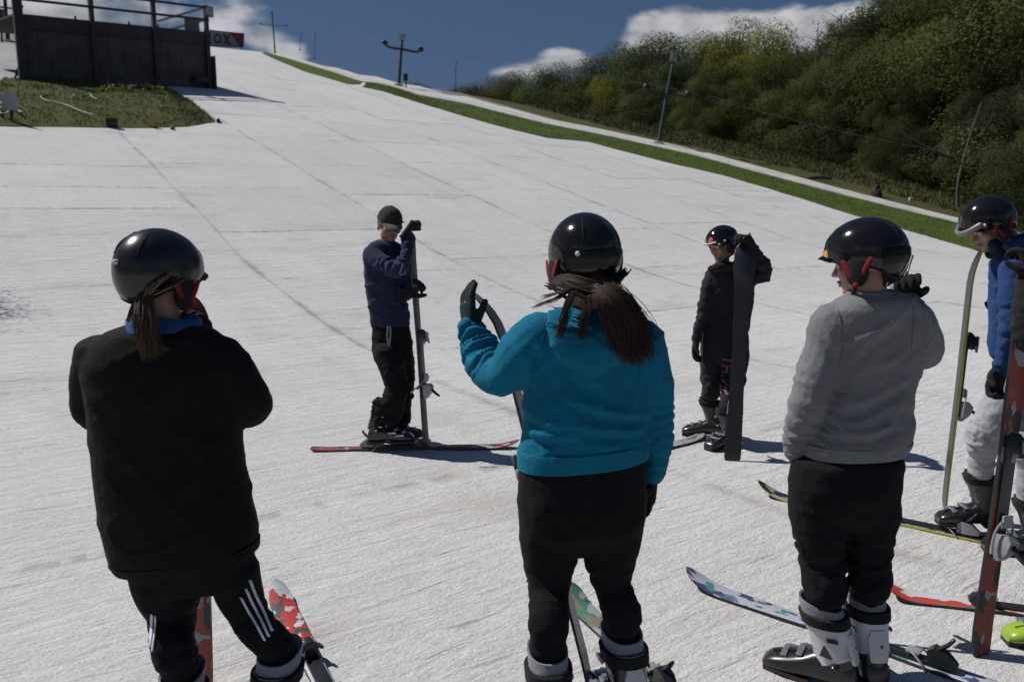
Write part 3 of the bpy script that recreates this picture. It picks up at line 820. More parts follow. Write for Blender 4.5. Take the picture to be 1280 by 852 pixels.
LEAF = {'olive': leaf_mat('olive_leaves', ((.050, .056, .016), (.080, .090, .024), (.115, .122, .034)), .5),
        'dark': leaf_mat('dark_leaves', ((.036, .045, .015), (.056, .069, .022), (.086, .098, .030)), .5),
        'yellow': leaf_mat('spring_leaves', ((.12, .13, .016), (.17, .18, .022), (.22, .225, .032)), .5),
        'grey': leaf_mat('greyish_leaves', ((.055, .055, .026), (.075, .077, .036), (.105, .102, .050)), .5),
        'bare': leaf_mat('bud_twigs', ((.05, .042, .03), (.07, .055, .04), (.08, .07, .05)), .8)}
PALE = plain('pale_bark', (.095, .083, .065), .9, var=.4, scale=4, bump=.02, bscale=18)
def tree_meshes(seed, H=10.0, Rr=3.2, nleaf=9000, leaf=.13, low=.12, bare=False, clumps=46):
    r = random.Random(seed); g = np.random.default_rng(seed)
    bm = bmesh.new()
    bend = Vector((r.uniform(-.6, .6), r.uniform(-.6, .6), 0))
    tr = [(Vector((0, 0, -.4)), .2 * H / 10), (Vector((bend.x * .2, bend.y * .2, H * .25)), .16 * H / 10), (Vector((bend.x * .7, bend.y * .7, H * .55)), .11 * H / 10), (Vector((bend.x, bend.y, H * .88)), .03)]
    add_chain(bm, tr, 8, 4)
    cs, rads = [], []
    lobes = [(r.uniform(0, 6.28), r.uniform(.75, 1.2)) for _ in range(6)]
    for i in range(clumps):
        t = low + (1 - low) * ((i + r.random()) / clumps)
        prof = math.sin(math.pi * min(1, (t - low) / (1 - low) * .80 + .17)) ** .7
        a = r.uniform(0, 6.283)
        lob = 1 + .35 * math.sin(a * 2 + lobes[0][0] + t * 3) * .6 + .2 * math.sin(a * 3 + lobes[1][0] - t * 5)
        rr = Rr * prof * lob * (r.random() ** .45) * .9
        cs.append(Vector((bend.x * t + rr * math.cos(a), bend.y * t + rr * math.sin(a), H * t * .97 + r.uniform(-.2, .2))))
        rads.append(r.uniform(.7, 1.35) * Rr / 3.2 * (.75 + .35 * prof))
    for c in cs[::2] if not bare else cs:
        t0 = max(.08, c.z / H - r.uniform(.12, .3)); b0 = Vector((bend.x * t0, bend.y * t0, H * t0))
        m = b0.lerp(c, .5) + Vector((r.uniform(-.2, .2), r.uniform(-.2, .2), r.uniform(-.1, .35)))
        add_chain(bm, [(b0, .055 * H / 10), (m, .035 * H / 10), (c, .012)], 5, 3, cap_round=False)
        if bare:
            for _ in range(5):
                e = c + Vector((r.gauss(0, .6), r.gauss(0, .6), r.uniform(.1, .9)))
                add_chain(bm, [(m.lerp(c, r.random()), .018), (c.lerp(e, .5) + Vector((r.uniform(-.1, .1), 0, .05)), .012), (e, .005)], 4, 2, cap_round=False)
    trunk = bm_mesh(bm, True)
    # leaves
    w8 = np.array(rads) ** 2.2; w8 /= w8.sum()
    ci = g.choice(len(cs), nleaf, p=w8)
    C = np.array([tuple(c) for c in cs])[ci]; Q = np.array(rads)[ci]
    d = g.normal(size=(nleaf, 3)); d /= np.linalg.norm(d, axis=1)[:, None]
    rad = Q * np.clip(g.beta(4.6, 1.25, nleaf) * 1.02, 0, 1.1)
    pos = C + d * rad[:, None] * np.array([1.05, 1.05, .72])
    pos[:, 2] = np.maximum(pos[:, 2], .05)
    nrm = d * 1.25 + g.normal(size=(nleaf, 3)) * .55 + np.array([0, 0, .35]); nrm /= np.linalg.norm(nrm, axis=1)[:, None]
    nrm *= np.where((nrm * d).sum(1) < 0, -1.0, 1.0)[:, None]
    tg = np.cross(nrm, g.normal(size=(nleaf, 3))); tg /= np.linalg.norm(tg, axis=1)[:, None]
    bt = np.cross(nrm, tg)
    sz = leaf * g.uniform(.6, 1.35, nleaf)[:, None]
    V = np.stack([pos - tg * sz, pos + bt * sz * .5 + nrm * sz * .12, pos + tg * sz, pos - bt * sz * .5 + nrm * sz * .12], 1).reshape(-1, 3)
    me = bpy.data.meshes.new('crown'); n = nleaf
    me.vertices.add(4 * n); me.vertices.foreach_set('co', V.ravel())
    me.loops.add(4 * n); me.loops.foreach_set('vertex_index', np.arange(4 * n, dtype=np.int32))
    me.polygons.add(n); me.polygons.foreach_set('loop_start', np.arange(0, 4 * n, 4, dtype=np.int32)); me.polygons.foreach_set('loop_total', np.full(n, 4, dtype=np.int32))
    me.update(); me.validate()
    return trunk, me
KINDS = {
    'tall': [tree_meshes(11, 10, 3.4, 95000, .047, .05, clumps=62), tree_meshes(12, 10, 3.0, 90000, .047, .04, clumps=58)],
    'round': [tree_meshes(21, 10, 4.6, 80000, .058, .10, clumps=44), tree_meshes(22, 10, 4.2, 80000, .058, .06, clumps=40)],
    'bush': [tree_meshes(31, 10, 6.0, 44000, .09, .02, clumps=40), tree_meshes(32, 10, 6.6, 44000, .09, .02, clumps=44)],
    'bare': [tree_meshes(41, 10, 3.6, 2200, .06, .25, True, clumps=44)],
}
tcount = [0]
def tree(px, ytop, D, kind, leaf, label, wide=1.0, name='tree', cat='tree', grp='trees of the wood beyond the verge', bark=None, rot=None):
    i = tcount[0]; tcount[0] += 1
    q = P(px, 400, D); zb = terrain(q.x, q.y)
    zt = P(px, ytop, D).z
    H = max(zt - zb, .8)
    tm, cm = KINDS[kind][i % len(KINDS[kind])]
    t = thing(name, label, cat, (q.x, q.y, zb), grp)
    del t['_o']
    t.rotation_euler = (0, 0, rot if rot is not None else (i * 2.399) % 6.283)
    k = H / 10
    t.scale = (k * wide, k * wide, k)
    key = (tm.name, bark or 'b'); 
    a = link('trunk', TR(tm, bark or BARK, key), None, t)
    b = link('crown', CR(cm, leaf), None, t)
    b['kind'] = 'stuff'
    return t
_tc = {}
def TR(me, m, key):
    if key not in _tc:
        c = me.copy(); c.materials.clear(); c.materials.append(m); _tc[key] = c
    return _tc[key]
def CR(me, leaf):
    key = (me.name, leaf)
    if key not in _tc:
        c = me.copy(); c.materials.clear(); c.materials.append(LEAF[leaf]); _tc[key] = c
    return _tc[key]
TREES = [
 # px, ytop, D, kind, leaf, width, label
 (1300, -150, 33, 'tall', 'olive', 1.15, 'tall olive tree at the right edge of the wood, its crown out of the picture'),
 (1235, -70, 37, 'tall', 'dark', 1.2, 'tall dark tree behind the pale trunked tree at the right'),
 (1175, -42, 40, 'tall', 'olive', 1.2, 'tall olive tree rising above the grey sweatshirt skier'),
 (1128, -14, 44, 'tall', 'olive', 1.15, 'olive tree on the rising right shoulder of the treeline'),
 (1085, 8, 46, 'tall', 'dark', 1.1, 'dark green tree on the treeline right of the bare tree'),
 (1045, 28, 50, 'tall', 'olive', 1.15, 'olive tree just right of the bare brown tree'),
 (1010, 92, 46, 'round', 'olive', .95, 'rounded olive tree in front of the bare brown tree'),
 (955, 88, 50, 'round', 'olive', 1.0, 'broad olive tree below the yellow green crowns'),
 (962, 56, 56, 'round', 'yellow', .75, 'yellow green crowned tree left of the bare brown tree'),
 (915, 54, 58, 'round', 'yellow', .8, 'bright yellow green tree, middle of the three spring crowns'),
 (880, 68, 60, 'round', 'yellow', .7, 'yellow green tree, leftmost of the three spring crowns'),
 (842, 92, 56, 'tall', 'dark', 1.2, 'dark tree directly behind the blue pylon'),
 (800, 64, 62, 'round', 'dark', .9, 'dark round crowned tree left of the blue pylon top'),
 (765, 72, 64, 'round', 'dark', .85, 'dark green tree second left of the blue pylon'),
 (728, 86, 66, 'round', 'olive', .9, 'olive tree below the small white cloud'),
 (690, 88, 68, 'round', 'dark', .85, 'dark tree near the thin far end of the wood'),
 (652, 98, 70, 'round', 'olive', .85, 'olive tree second from the far end of the wood'),
 (615, 104, 72, 'bush', 'grey', .8, 'low greyish tree at the far end of the wood'),
 (583, 112, 74, 'bush', 'olive', .7, 'low olive bush at the very end of the wood'),
 (525, 106, 66, 'bush', 'olive', .8, 'small lone bush below the second pylon'),
 (1262, 70, 31, 'tall', 'grey', .95, 'grey green tree with a pale leaning trunk beside the blue hooded skier'),
 (1200, 105, 33.5, 'tall', 'grey', .85, 'loose grey green tree with thin pale trunk at the wood edge'),
 (1140, 90, 37, 'tall', 'dark', 1.0, 'dark tree at the wood edge left of the pale trunk'),
 (1090, 120, 40, 'round', 'olive', .8, 'olive rounded tree at the wood edge above the stump'),
 (1040, 128, 44, 'round', 'dark', .85, 'dark bushy tree at the wood edge over the log'),
 (905, 100, 53, 'round', 'dark', .9, 'dark green tree under the middle spring crown'),
 (870, 118, 50, 'round', 'olive', .8, 'small olive tree at the wood edge right of the blue pylon'),
 (790, 106, 58, 'round', 'olive', .85, 'small olive tree at the wood edge left of the blue pylon'),
 (748, 108, 60, 'round', 'yellow', .7, 'small bright tree low at the wood edge'),
 (705, 112, 63, 'round', 'olive', .8, 'small olive tree low at the wood edge under the cloud'),
 (1330, 40, 27, 'tall', 'dark', 1.0, 'dark tree just outside the right edge of the picture'),
 (1400, -100, 30, 'tall', 'olive', 1.2, 'tall olive tree well outside the right edge of the picture'),
]
for (px, yt, D, kd, lf, wd, lb) in TREES:
    tree(px, yt - float(np.interp(px, [700, 840, 900, 960, 1040, 1100, 1160], [0, 16, 17, 10, 6, 8, 19])), D + 2, kd, lf, lb, wd, bark=PALE if lf == 'grey' else None)
tree(992, 40, 54, 'bare', 'bare', 'bare brown tree with fine twigs standing between the leafy crowns', 1.1, bark=PALE)
tree(1062, 4, 52, 'bare', 'bare', 'bare twiggy tree on the treeline beside the tall olive trees', 1.0)
BUSH = [(1285, 205, 28.5), (1235, 196, 31), (1190, 208, 33), (1150, 200, 35.5), (1115, 192, 37.5), (1075, 180, 40), (1035, 172, 42.5), (995, 160, 45), (958, 150, 47), (925, 148, 49), (890, 142, 51), (850, 140, 53.5), (815, 132, 55), (775, 128, 57.5), (735, 116, 60), (700, 112, 62), (665, 112, 64), (630, 110, 67), (600, 110, 69)]
BL = ['dark', 'olive', 'dark', 'dark', 'olive', 'olive', 'dark', 'olive', 'dark']
for i, (px, yt, D) in enumerate(BUSH):
    tree(px, yt, D + 2.6, 'bush', BL[i % 9], 'low bush in the undergrowth along the edge of the wood', .8, name='bush', cat='bush', grp='bushes along the wood edge')
# far backing of the wood down the flank
for i in range(16):
    px = 640 + i * 48
    tree(px, float(np.interp(px, [640, 800, 1000, 1130, 1280, 1400], [118, 92, 66, 16, -40, -80])), float(np.interp(px, [640, 1000, 1280, 1400], [84, 66, 50, 46])), 'tall', 'dark', 'dark tree deep inside the wood behind the edge trees', 1.5, name='wood_tree', grp='trees deep in the wood')
# pale leaning trunk and broken branches at the right
b = ground(1199, 262)
t = thing('sapling', 'thin pale forked trunk rising left of the blue hooded skier', 'sapling', b)
bm = bmesh.new(); D = b.y
add_chain(bm, [(b - UP * .2, .07), (P(1197, 235, D), .06), (P(1203, 205, D), .05), (P(1211, 175, D), .035), (P(1226, 130, D), .018)], 8, 4)
obj('trunk', bm, PALE, t)
bm = bmesh.new(); add_chain(bm, [(P(1203, 207, D), .035), (P(1188, 180, D), .02), (P(1180, 155, D), .01)], 6, 4); obj('branch', bm, PALE, t)
bm = bmesh.new(); add_chain(bm, [(P(1211, 176, D), .025), (P(1228, 165, D), .016), (P(1243, 140, D), .008)], 6, 4); obj('branch', bm, PALE, t)
def branch(label, pl_, D, r):
    bm = bmesh.new(); ps = [(P(x, y, D), r * (1 - .75 * i / (len(pl_) - 1))) for i, (x, y) in enumerate(pl_)]
    add_chain(bm, ps, 6, 4)
    for k in range(1, len(ps) - 1):
        e = ps[k][0] + Vector((rnd.uniform(-.5, .5), rnd.uniform(-.4, .2), rnd.uniform(.2, .7)))
        add_chain(bm, [(ps[k][0], r * .5), (ps[k][0].lerp(e, .6) + UP * .05, r * .3), (e, .006)], 5, 3)
    tag(obj('dead_branch', bm, PALE), label, 'branch')
branch('pale dead branch sticking out of the wood above the grey sweatshirt skier', [(1185, 196), (1165, 188), (1148, 178), (1133, 170), (1117, 160)], 33.0, .07)
branch('pale dead branch at the right edge above the blue hooded skier', [(1300, 186), (1275, 189), (1258, 190), (1250, 183)], 30.5, .05)

b = Vector((-8.9, 10.5, terrain(-8.9, 10.5)))
t = thing('added_shadow_tree', 'unseen thin young tree added outside the left edge to cast a dappled shadow on the slope', 'tree', b); del t['_o']  # unseen tree, added only for the broken shadow it drops on the mats
tm, cm = KINDS['bare'][0]; t.scale = (.30, .30, .30)
link('trunk', TR(tm, BARK, ('y', 'b')), None, t); q = link('crown', CR(cm, 'olive'), None, t); q['kind'] = 'stuff'

#@@PEOPLE@@
# ------------------------------------------------------------------ materials for people and kit
SKIN = None
def mk_skin(name, col):
    m, nt, b = new_mat(name); k = NB(nt)
    v = k.coord('Object')
    f = k.noise(v, 30.0, 4.0, .6)
    k.l(k.ramp(f, [(.3, tuple(c * .85 for c in col)), (.7, tuple(min(1, c * 1.1) for c in col))]), b.inputs['Base Color'])
    b.inputs['Roughness'].default_value = .5; b.inputs['Subsurface Weight'].default_value = .12
    b.inputs['Subsurface Radius'].default_value = (.01, .004, .002)
    k.l(k.bump(k.noise(v, 350.0, 2.0, .5), .3, .0008), b.inputs['Normal'])
    return m
SKIN = mk_skin('skin', (.36, .205, .15)); SKIN_SHADED = mk_skin('shaded_skin', (.25, .13, .09))  # second skin darkened in its colour to stand for shade on the instructor's face
LIP = plain('lips', (.33, .13, .11), .45)
EYEW = plain('eye_white', (.6, .58, .55), .2); IRIS = plain('eye_iris', (.05, .035, .025), .15)
GLOSS = plain('helmet_gloss_black', (.008, .0075, .008), .12, var=.2, scale=20, spec=.42)
SATIN = plain('helmet_satin_black', (.009, .009, .010), .26, var=.3, scale=20)
PAD = fabric('helmet_padding', (.014, .014, .016)); REDSTRAP = fabric('red_strap', (.20, .014, .016), var=.2)
STRAP = fabric('black_strap', (.015, .015, .016))
RIVET = plain('white_rivet', (.50, .50, .52), .35)
BLACKF = fabric('black_jersey', (.0065, .006, .0063), sheen=.04); BLACKT = fabric('black_leggings', (.0065, .0065, .0075), sheen=.03, bump=.0008)
BLACKP = fabric('black_ski_trousers', (.0065, .0065, .0078), sheen=.03, bump=.0018)
TEALF = fabric('teal_jersey', (.003, .122, .205), sheen=.1, bump=.0012, mott=.18); GREYF = fabric('grey_marl', (.155, .157, .163), sheen=.2, bump=.0015, mott=.4)
NAVYF = fabric('navy_jersey', (.017, .024, .055), sheen=.2); ROYALF = fabric('royal_blue_fleece', (.016, .043, .13), sheen=.2)
LGREY = fabric('light_grey_jogger', (.30, .30, .325), sheen=.2, bump=.0018); BOYJ = fabric('charcoal_jacket', (.020, .016, .020), sheen=.15, bump=.0018)
JACKB = fabric('black_jacket', (.012, .0125, .015), bump=.002)
GLOVE_B = fabric('black_glove', (.012, .012, .013), bump=.0015); GLOVE_G = fabric('dark_green_glove', (.010, .022, .019), bump=.0015)
BLUEC = fabric('blue_collar', (.016, .062, .16)); CAPM = fabric('charcoal_cap', (.030, .027, .026), bump=.0012); VISOR = fabric('sunlit_cap_peak', (.24, .21, .19), bump=.0008)  # cap peak made paler than the cap: sunlight on it put into the colour
WHITE_F = plain('white_print', (.62, .63, .68), .6); LACE = plain('grey_lace', (.18, .18, .18), .8)
PINKPRINT = plain('dull_pink_print', (.20, .06, .085), .6)
def hair_mat(name, c0, c1):
    m, nt, b = new_mat(name); k = NB(nt)
    geo = k.n('ShaderNodeNewGeometry')
    k.l(k.ramp(geo.outputs['Random Per Island'], [(0.0, c0), (.65, tuple((a + b_) / 2.6 for a, b_ in zip(c0, c1))), (1.0, c1)]), b.inputs['Base Color'])
    b.inputs['Roughness'].default_value = .58; b.inputs['Specular IOR Level'].default_value = .25
    return m
HAIR_B = hair_mat('brown_hair', (.008, .005, .004), (.060, .029, .015)); HAIR_L = hair_mat('light_brown_hair', (.022, .013, .009), (.15, .095, .06))
HAIR_D = hair_mat('dark_hair', (.012, .008, .007), (.05, .03, .02))
B_BLACK = plain('boot_shell_black', (.012, .012, .013), .30, coat=.3); B_WHITE = plain('boot_shell_white', (.52, .525, .54), .38, var=.08, coat=.2)
B_GREYBLK = plain('boot_shell_charcoal', (.03, .03, .032), .4); B_MAROON = plain('boot_maroon', (.045, .012, .018), .4); B_SMOKE = plain('boot_smoke', (.017, .0165, .018), .32)
B_LIME = plain('boot_lime', (.24, .36, .03), .35, coat=.3); LINER = fabric('boot_liner_grey', (.22, .22, .25)); LINERB = fabric('boot_liner_black', (.02, .02, .022))
BUCK = plain('buckle_silver', (.38, .38, .40), .3, .7); SOLE = plain('boot_sole_rubber', (.02, .02, .02), .8); CLEARP = plain('buckle_white', (.50, .50, .50), .4)
EDGE = plain('steel_edge', (.33, .33, .35), .3, .8); BIND = plain('binding_black', (.016, .016, .018), .35); BINDG = plain('binding_grey', (.25, .255, .26), .4); BINDR = plain('binding_red', (.32, .025, .025), .4)
SKIBASE = plain('ski_base_black', (.018, .018, .020), .30, var=.3, scale=5)
def graphic(name, stops, scale=(14, 6), seed=0, wear=.15):
    scale = (scale[0] * 1.9, scale[1] * 1.9)
    """printed topsheet: angular patches running along the ski"""
    m, nt, b = new_mat(name); k = NB(nt)
    v = k.coord('Object', scale=(scale[0], scale[1], 4), loc=(seed, seed * 1.7, 0))
    vo = k.n('ShaderNodeTexVoronoi'); vo.distance = 'MANHATTAN'; k.l(v, vo.inputs['Vector']); vo.inputs['Scale'].default_value = 1.0
    sp = k.n('ShaderNodeSeparateXYZ'); k.l(vo.outputs['Color'], sp.inputs[0])
    c = k.ramp(sp.outputs[0], stops, 'CONSTANT')
    wn = k.n('ShaderNodeMapRange'); k.l(k.noise(k.coord('Object'), 60.0, 4.0, .7), wn.inputs[0]); wn.inputs[1].default_value = .6; wn.inputs[2].default_value = .75
    c = k.mix(k.math('MULTIPLY', wn.outputs[0], wear), c, (.3, .29, .28, 1))
    k.l(c, b.inputs['Base Color']); b.inputs['Roughness'].default_value = .5
    return m
G_REDBLK = graphic('red_black_topsheet', [(0, (.24, .034, .022)), (.34, (.028, .026, .026)), (.60, (.24, .04, .026)), (.80, (.26, .26, .25))], (9, 6), 1, .5)
G_REDWHT = graphic('red_white_topsheet', [(0, (.42, .43, .45)), (.34, (.40, .035, .02)), (.62, (.50, .51, .53)), (.80, (.06, .06, .065)), (.9, (.40, .04, .025))], (16, 13), 3)
G_REDWHT2 = graphic('red_white_flame_topsheet', [(0, (.50, .51, .53)), (.45, (.45, .05, .03)), (.8, (.12, .12, .13))], (9, 6), 9)
G_BLUE = graphic('white_blue_topsheet', [(0, (.36, .38, .42)), (.34, (.045, .055, .13)), (.55, (.07, .19, .19)), (.72, (.10, .10, .18)), (.85, (.36, .38, .42))], (15, 9), 5)
G_GREEN = graphic('green_brown_topsheet', [(0, (.06, .17, .12)), (.4, (.20, .15, .10)), (.7, (.28, .29, .28)), (.85, (.05, .11, .12))], (12, 8), 7)
G_BLACK = graphic('black_topsheet', [(0, (.02, .02, .022)), (.75, (.035, .035, .037)), (.93, (.09, .09, .09))], (8, 4), 2)
G_YEL = graphic('black_yellow_topsheet', [(0, (.022, .022, .024)), (.62, (.26, .26, .25)), (.88, (.12, .11, .03))], (8, 4), 4)
YEL_SIDE = plain('yellow_sidewall', (.44, .40, .05), .45); BLK_SIDE = plain('black_sidewall', (.02, .02, .022), .4); GREY_SIDE = plain('grey_sidewall', (.075, .075, .08), .4); REDSIDE = plain('red_sidewall', (.16, .03, .025), .4)
WHITE_SIDE = plain('white_sidewall', (.36, .35, .33), .45)

# ------------------------------------------------------------------ fusing closed shapes into one continuous skin
def fuse(name, bm, m, parent, voxel=.009, smooth=5, disp=None, fac=.5):
    me0 = bpy.data.meshes.new('tmp'); bmesh.ops.recalc_face_normals(bm, faces=bm.faces[:]); bm.to_mesh(me0); bm.free()
    t = bpy.data.objects.new('tmp', me0); COL.objects.link(t)
    r = t.modifiers.new('r', 'REMESH'); r.mode = 'VOXEL'; r.voxel_size = voxel; r.use_smooth_shade = True
    if smooth:
        s = t.modifiers.new('s', 'SMOOTH'); s.factor = fac; s.iterations = smooth
    dg = bpy.context.evaluated_depsgraph_get()
    me = bpy.data.meshes.new_from_object(t.evaluated_get(dg))
    bpy.data.objects.remove(t); bpy.data.meshes.remove(me0)
    if disp is not None:
        n = len(me.vertices); co = np.empty(n * 3); me.vertices.foreach_get('co', co); co = co.reshape(-1, 3)
        no = np.empty(n * 3); me.vertex_normals.foreach_get('vector', no); no = no.reshape(-1, 3)
        co = co + no * disp(co)[:, None]
        me.vertices.foreach_set('co', co.ravel())
    off = Vector(parent['_o']) if parent is not None and parent.get('_o') is not None else Vector((0, 0, 0))
    me.transform(Matrix.Translation(-off))
    me.shade_smooth()
    return link(name, me, m, parent)
def path_param(co, pts):
    """nearest point on a polyline: returns (distance along, distance to, signed side)"""
    best = np.full(len(co), 1e9); along = np.zeros(len(co)); acc = 0.0
    for a, b in zip(pts, pts[1:]):
        a_, b_ = np.array(a), np.array(b); d = b_ - a_; L = np.linalg.norm(d) + 1e-9
        t = np.clip(((co - a_) @ d) / (L * L), 0, 1)
        q = a_ + t[:, None] * d; ds = np.linalg.norm(co - q, axis=1)
        m = ds < best; best = np.where(m, ds, best); along = np.where(m, acc + t * L, along); acc += L
    return along, best, acc
def folds(arms=(), body=.006, seed=0, arm_amp=.006, wl=.035, legs=(), creases=()):
    """cloth creases: rings bunched along limbs, soft diagonal folds on the trunk"""
    def f(co):
        d = np.zeros(len(co))
        p = co.copy()
        q = np.stack([p[:, 0] * 3 + p[:, 2] * 4, p[:, 1] * 4, p[:, 2] * 7 - p[:, 0] * 4], 1)
        n1 = vnoise(q + seed, seed); n2 = vnoise(q * 2.3 + 5, seed + 1)
        n3 = vnoise(np.stack([p[:, 0] * 2.2 - p[:, 2] * 2.5, p[:, 1] * 4, p[:, 2] * 5 + p[:, 0] * 6], 1) + seed * 3, seed + 7)
        d += body * ((1 - np.abs(n1)) ** 5 - .3) * .9 + body * .35 * (1 - 2 * np.abs(n2)) + body * .7 * ((1 - np.abs(n3)) ** 6 - .25)
        for pts, amp, sg in creases:
            flat_ = co * np.array([1, .15, 1]); pf = [(a[0], a[1] * .15, a[2]) for a in pts]
            s, ds, L = path_param(flat_, pf)
            ends = np.clip(np.minimum(s, L - s) / .05 + .15, 0, 1)
            front = co[:, 1] < pts[0][1] + .16
            up_ = path_param(flat_ + np.array([0, 0, sg * 1.5]), pf)[1]
            d += front * ends * amp * (np.exp(-(ds / sg) ** 2) - .8 * np.exp(-(up_ / sg) ** 2))
        for pts, rad, amp, lo, hi in arms:
            s, ds, L = path_param(co, pts)
            msk = np.clip((rad * 1.9 - ds) / (rad * .6), 0, 1) * np.clip((s / L - lo) / .12, 0, 1) * np.clip((hi - s / L) / .05 + 1, 0, 1)
            wob = vnoise(co * 16 + seed, seed + 3) * 1.6 + vnoise(co * 34, seed + 4) * .8
            wv = np.sin(2 * math.pi * s / wl + wob * 2.4)
            d += msk * amp * (np.abs(wv) ** .6 * np.sign(wv)) * (.55 + .6 * vnoise(co * 11, seed + 9))
        return d
    return f

# ------------------------------------------------------------------ head, helmet, hair, gloves
def head_frame(c, fwd, tilt=0.0):
    f = Vector(fwd).normalized(); r = f.cross(UP).normalized(); u = r.cross(f)
    Mx = Matrix(((r.x, f.x, u.x, c.x), (r.y, f.y, u.y, c.y), (r.z, f.z, u.z, c.z), (0, 0, 0, 1)))
    return Mx @ Matrix.Rotation(tilt, 4, 'Y')
def add_head(bm, Mx, s=1.0):
    S = Mx @ Matrix.Scale(s, 4)
    add_ball(bm, (0, -.008, .025), .074, .094, .092, S, 20, 14)
    add_ball(bm, (0, .028, -.045), .056, .064, .068, S, 18, 12)
    add_ball(bm, (0, .068, -.092), .026, .024, .020, S, 12, 8)
    add_ball(bm, (0, .083, .024), .050, .016, .013, S, 12, 8)
    for q in (-1, 1):
        add_ball(bm, (q * .040, .062, -.026), .026, .026, .024, S, 12, 8)
        add_ball(bm, (q * .044, .015, -.075), .018, .040, .022, S, 12, 8)
        add_ball(bm, (q * .077, -.010, -.010), .009, .019, .031, S @ Matrix.Rotation(q * .25, 4, 'Z'), 10, 8)
        add_ball(bm, (q * .011, .094, -.031), .0095, .010, .008, S, 8, 6)
        add_chain(bm, [(S @ Vector((q * .018, .088, .002)), .007 * s), (S @ Vector((q * .044, .078, .004)), .006 * s)], 6, 1)
    add_chain(bm, [(S @ Vector((0, .086, .016)), .009 * s), (S @ Vector((0, .099, -.010)), .0095 * s), (S @ Vector((0, .110, -.029)), .0115 * s)], 8, 3)
    add_ball(bm, (0, .088, -.055), .023, .010, .0065, S, 10, 6)
    add_ball(bm, (0, .085, -.067), .020, .010, .007, S, 10, 6)
def face_bits(Mx, root, s=1.0, brow=HAIR_D):
    S = Mx @ Matrix.Scale(s, 4)
    for q in (-1, 1):
        bm = bmesh.new(); add_ball(bm, (q * .031, .0775, -.001), .0125, M=S, u=12, v=8); e = obj('eye', bm, EYEW, root)
        bm = bmesh.new(); add_ball(bm, (q * .031, .0885, -.003), .0055, .003, .0055, S, 10, 6); i = obj('iris', bm, IRIS, e); fix_sub(i, root['_o'])
        bm = bmesh.new(); add_chain(bm, [(S @ Vector((q * .014, .098, .024)), .003 * s), (S @ Vector((q * .032, .095, .030)), .0045 * s), (S @ Vector((q * .050, .083, .024)), .002 * s)], 6, 3); obj('eyebrow', bm, brow, root)
    bm = bmesh.new()
    add_chain(bm, [(S @ Vector((-.022, .090, -.060)), .003 * s), (S @ Vector((-.006, .0985, -.056)), .0055 * s), (S @ Vector((.006, .0985, -.056)), .0055 * s), (S @ Vector((.022, .090, -.060)), .003 * s)], 6, 3)
    add_chain(bm, [(S @ Vector((-.018, .090, -.064)), .003 * s), (S @ Vector((0, .0965, -.068)), .006 * s), (S @ Vector((.018, .090, -.064)), .003 * s)], 6, 3)
    obj('lips', bm, LIP, root)
def lim(phi):
    """how far below the horizontal the helmet shell reaches, by direction (0 = front)"""
    a = abs(math.atan2(math.sin(phi), math.cos(phi)))
    return float(np.interp(a, [0, .5, .95, 1.35, 1.9, 2.4, 3.1416], [-.12, -.06, .10, .22, .40, .72, .86]))
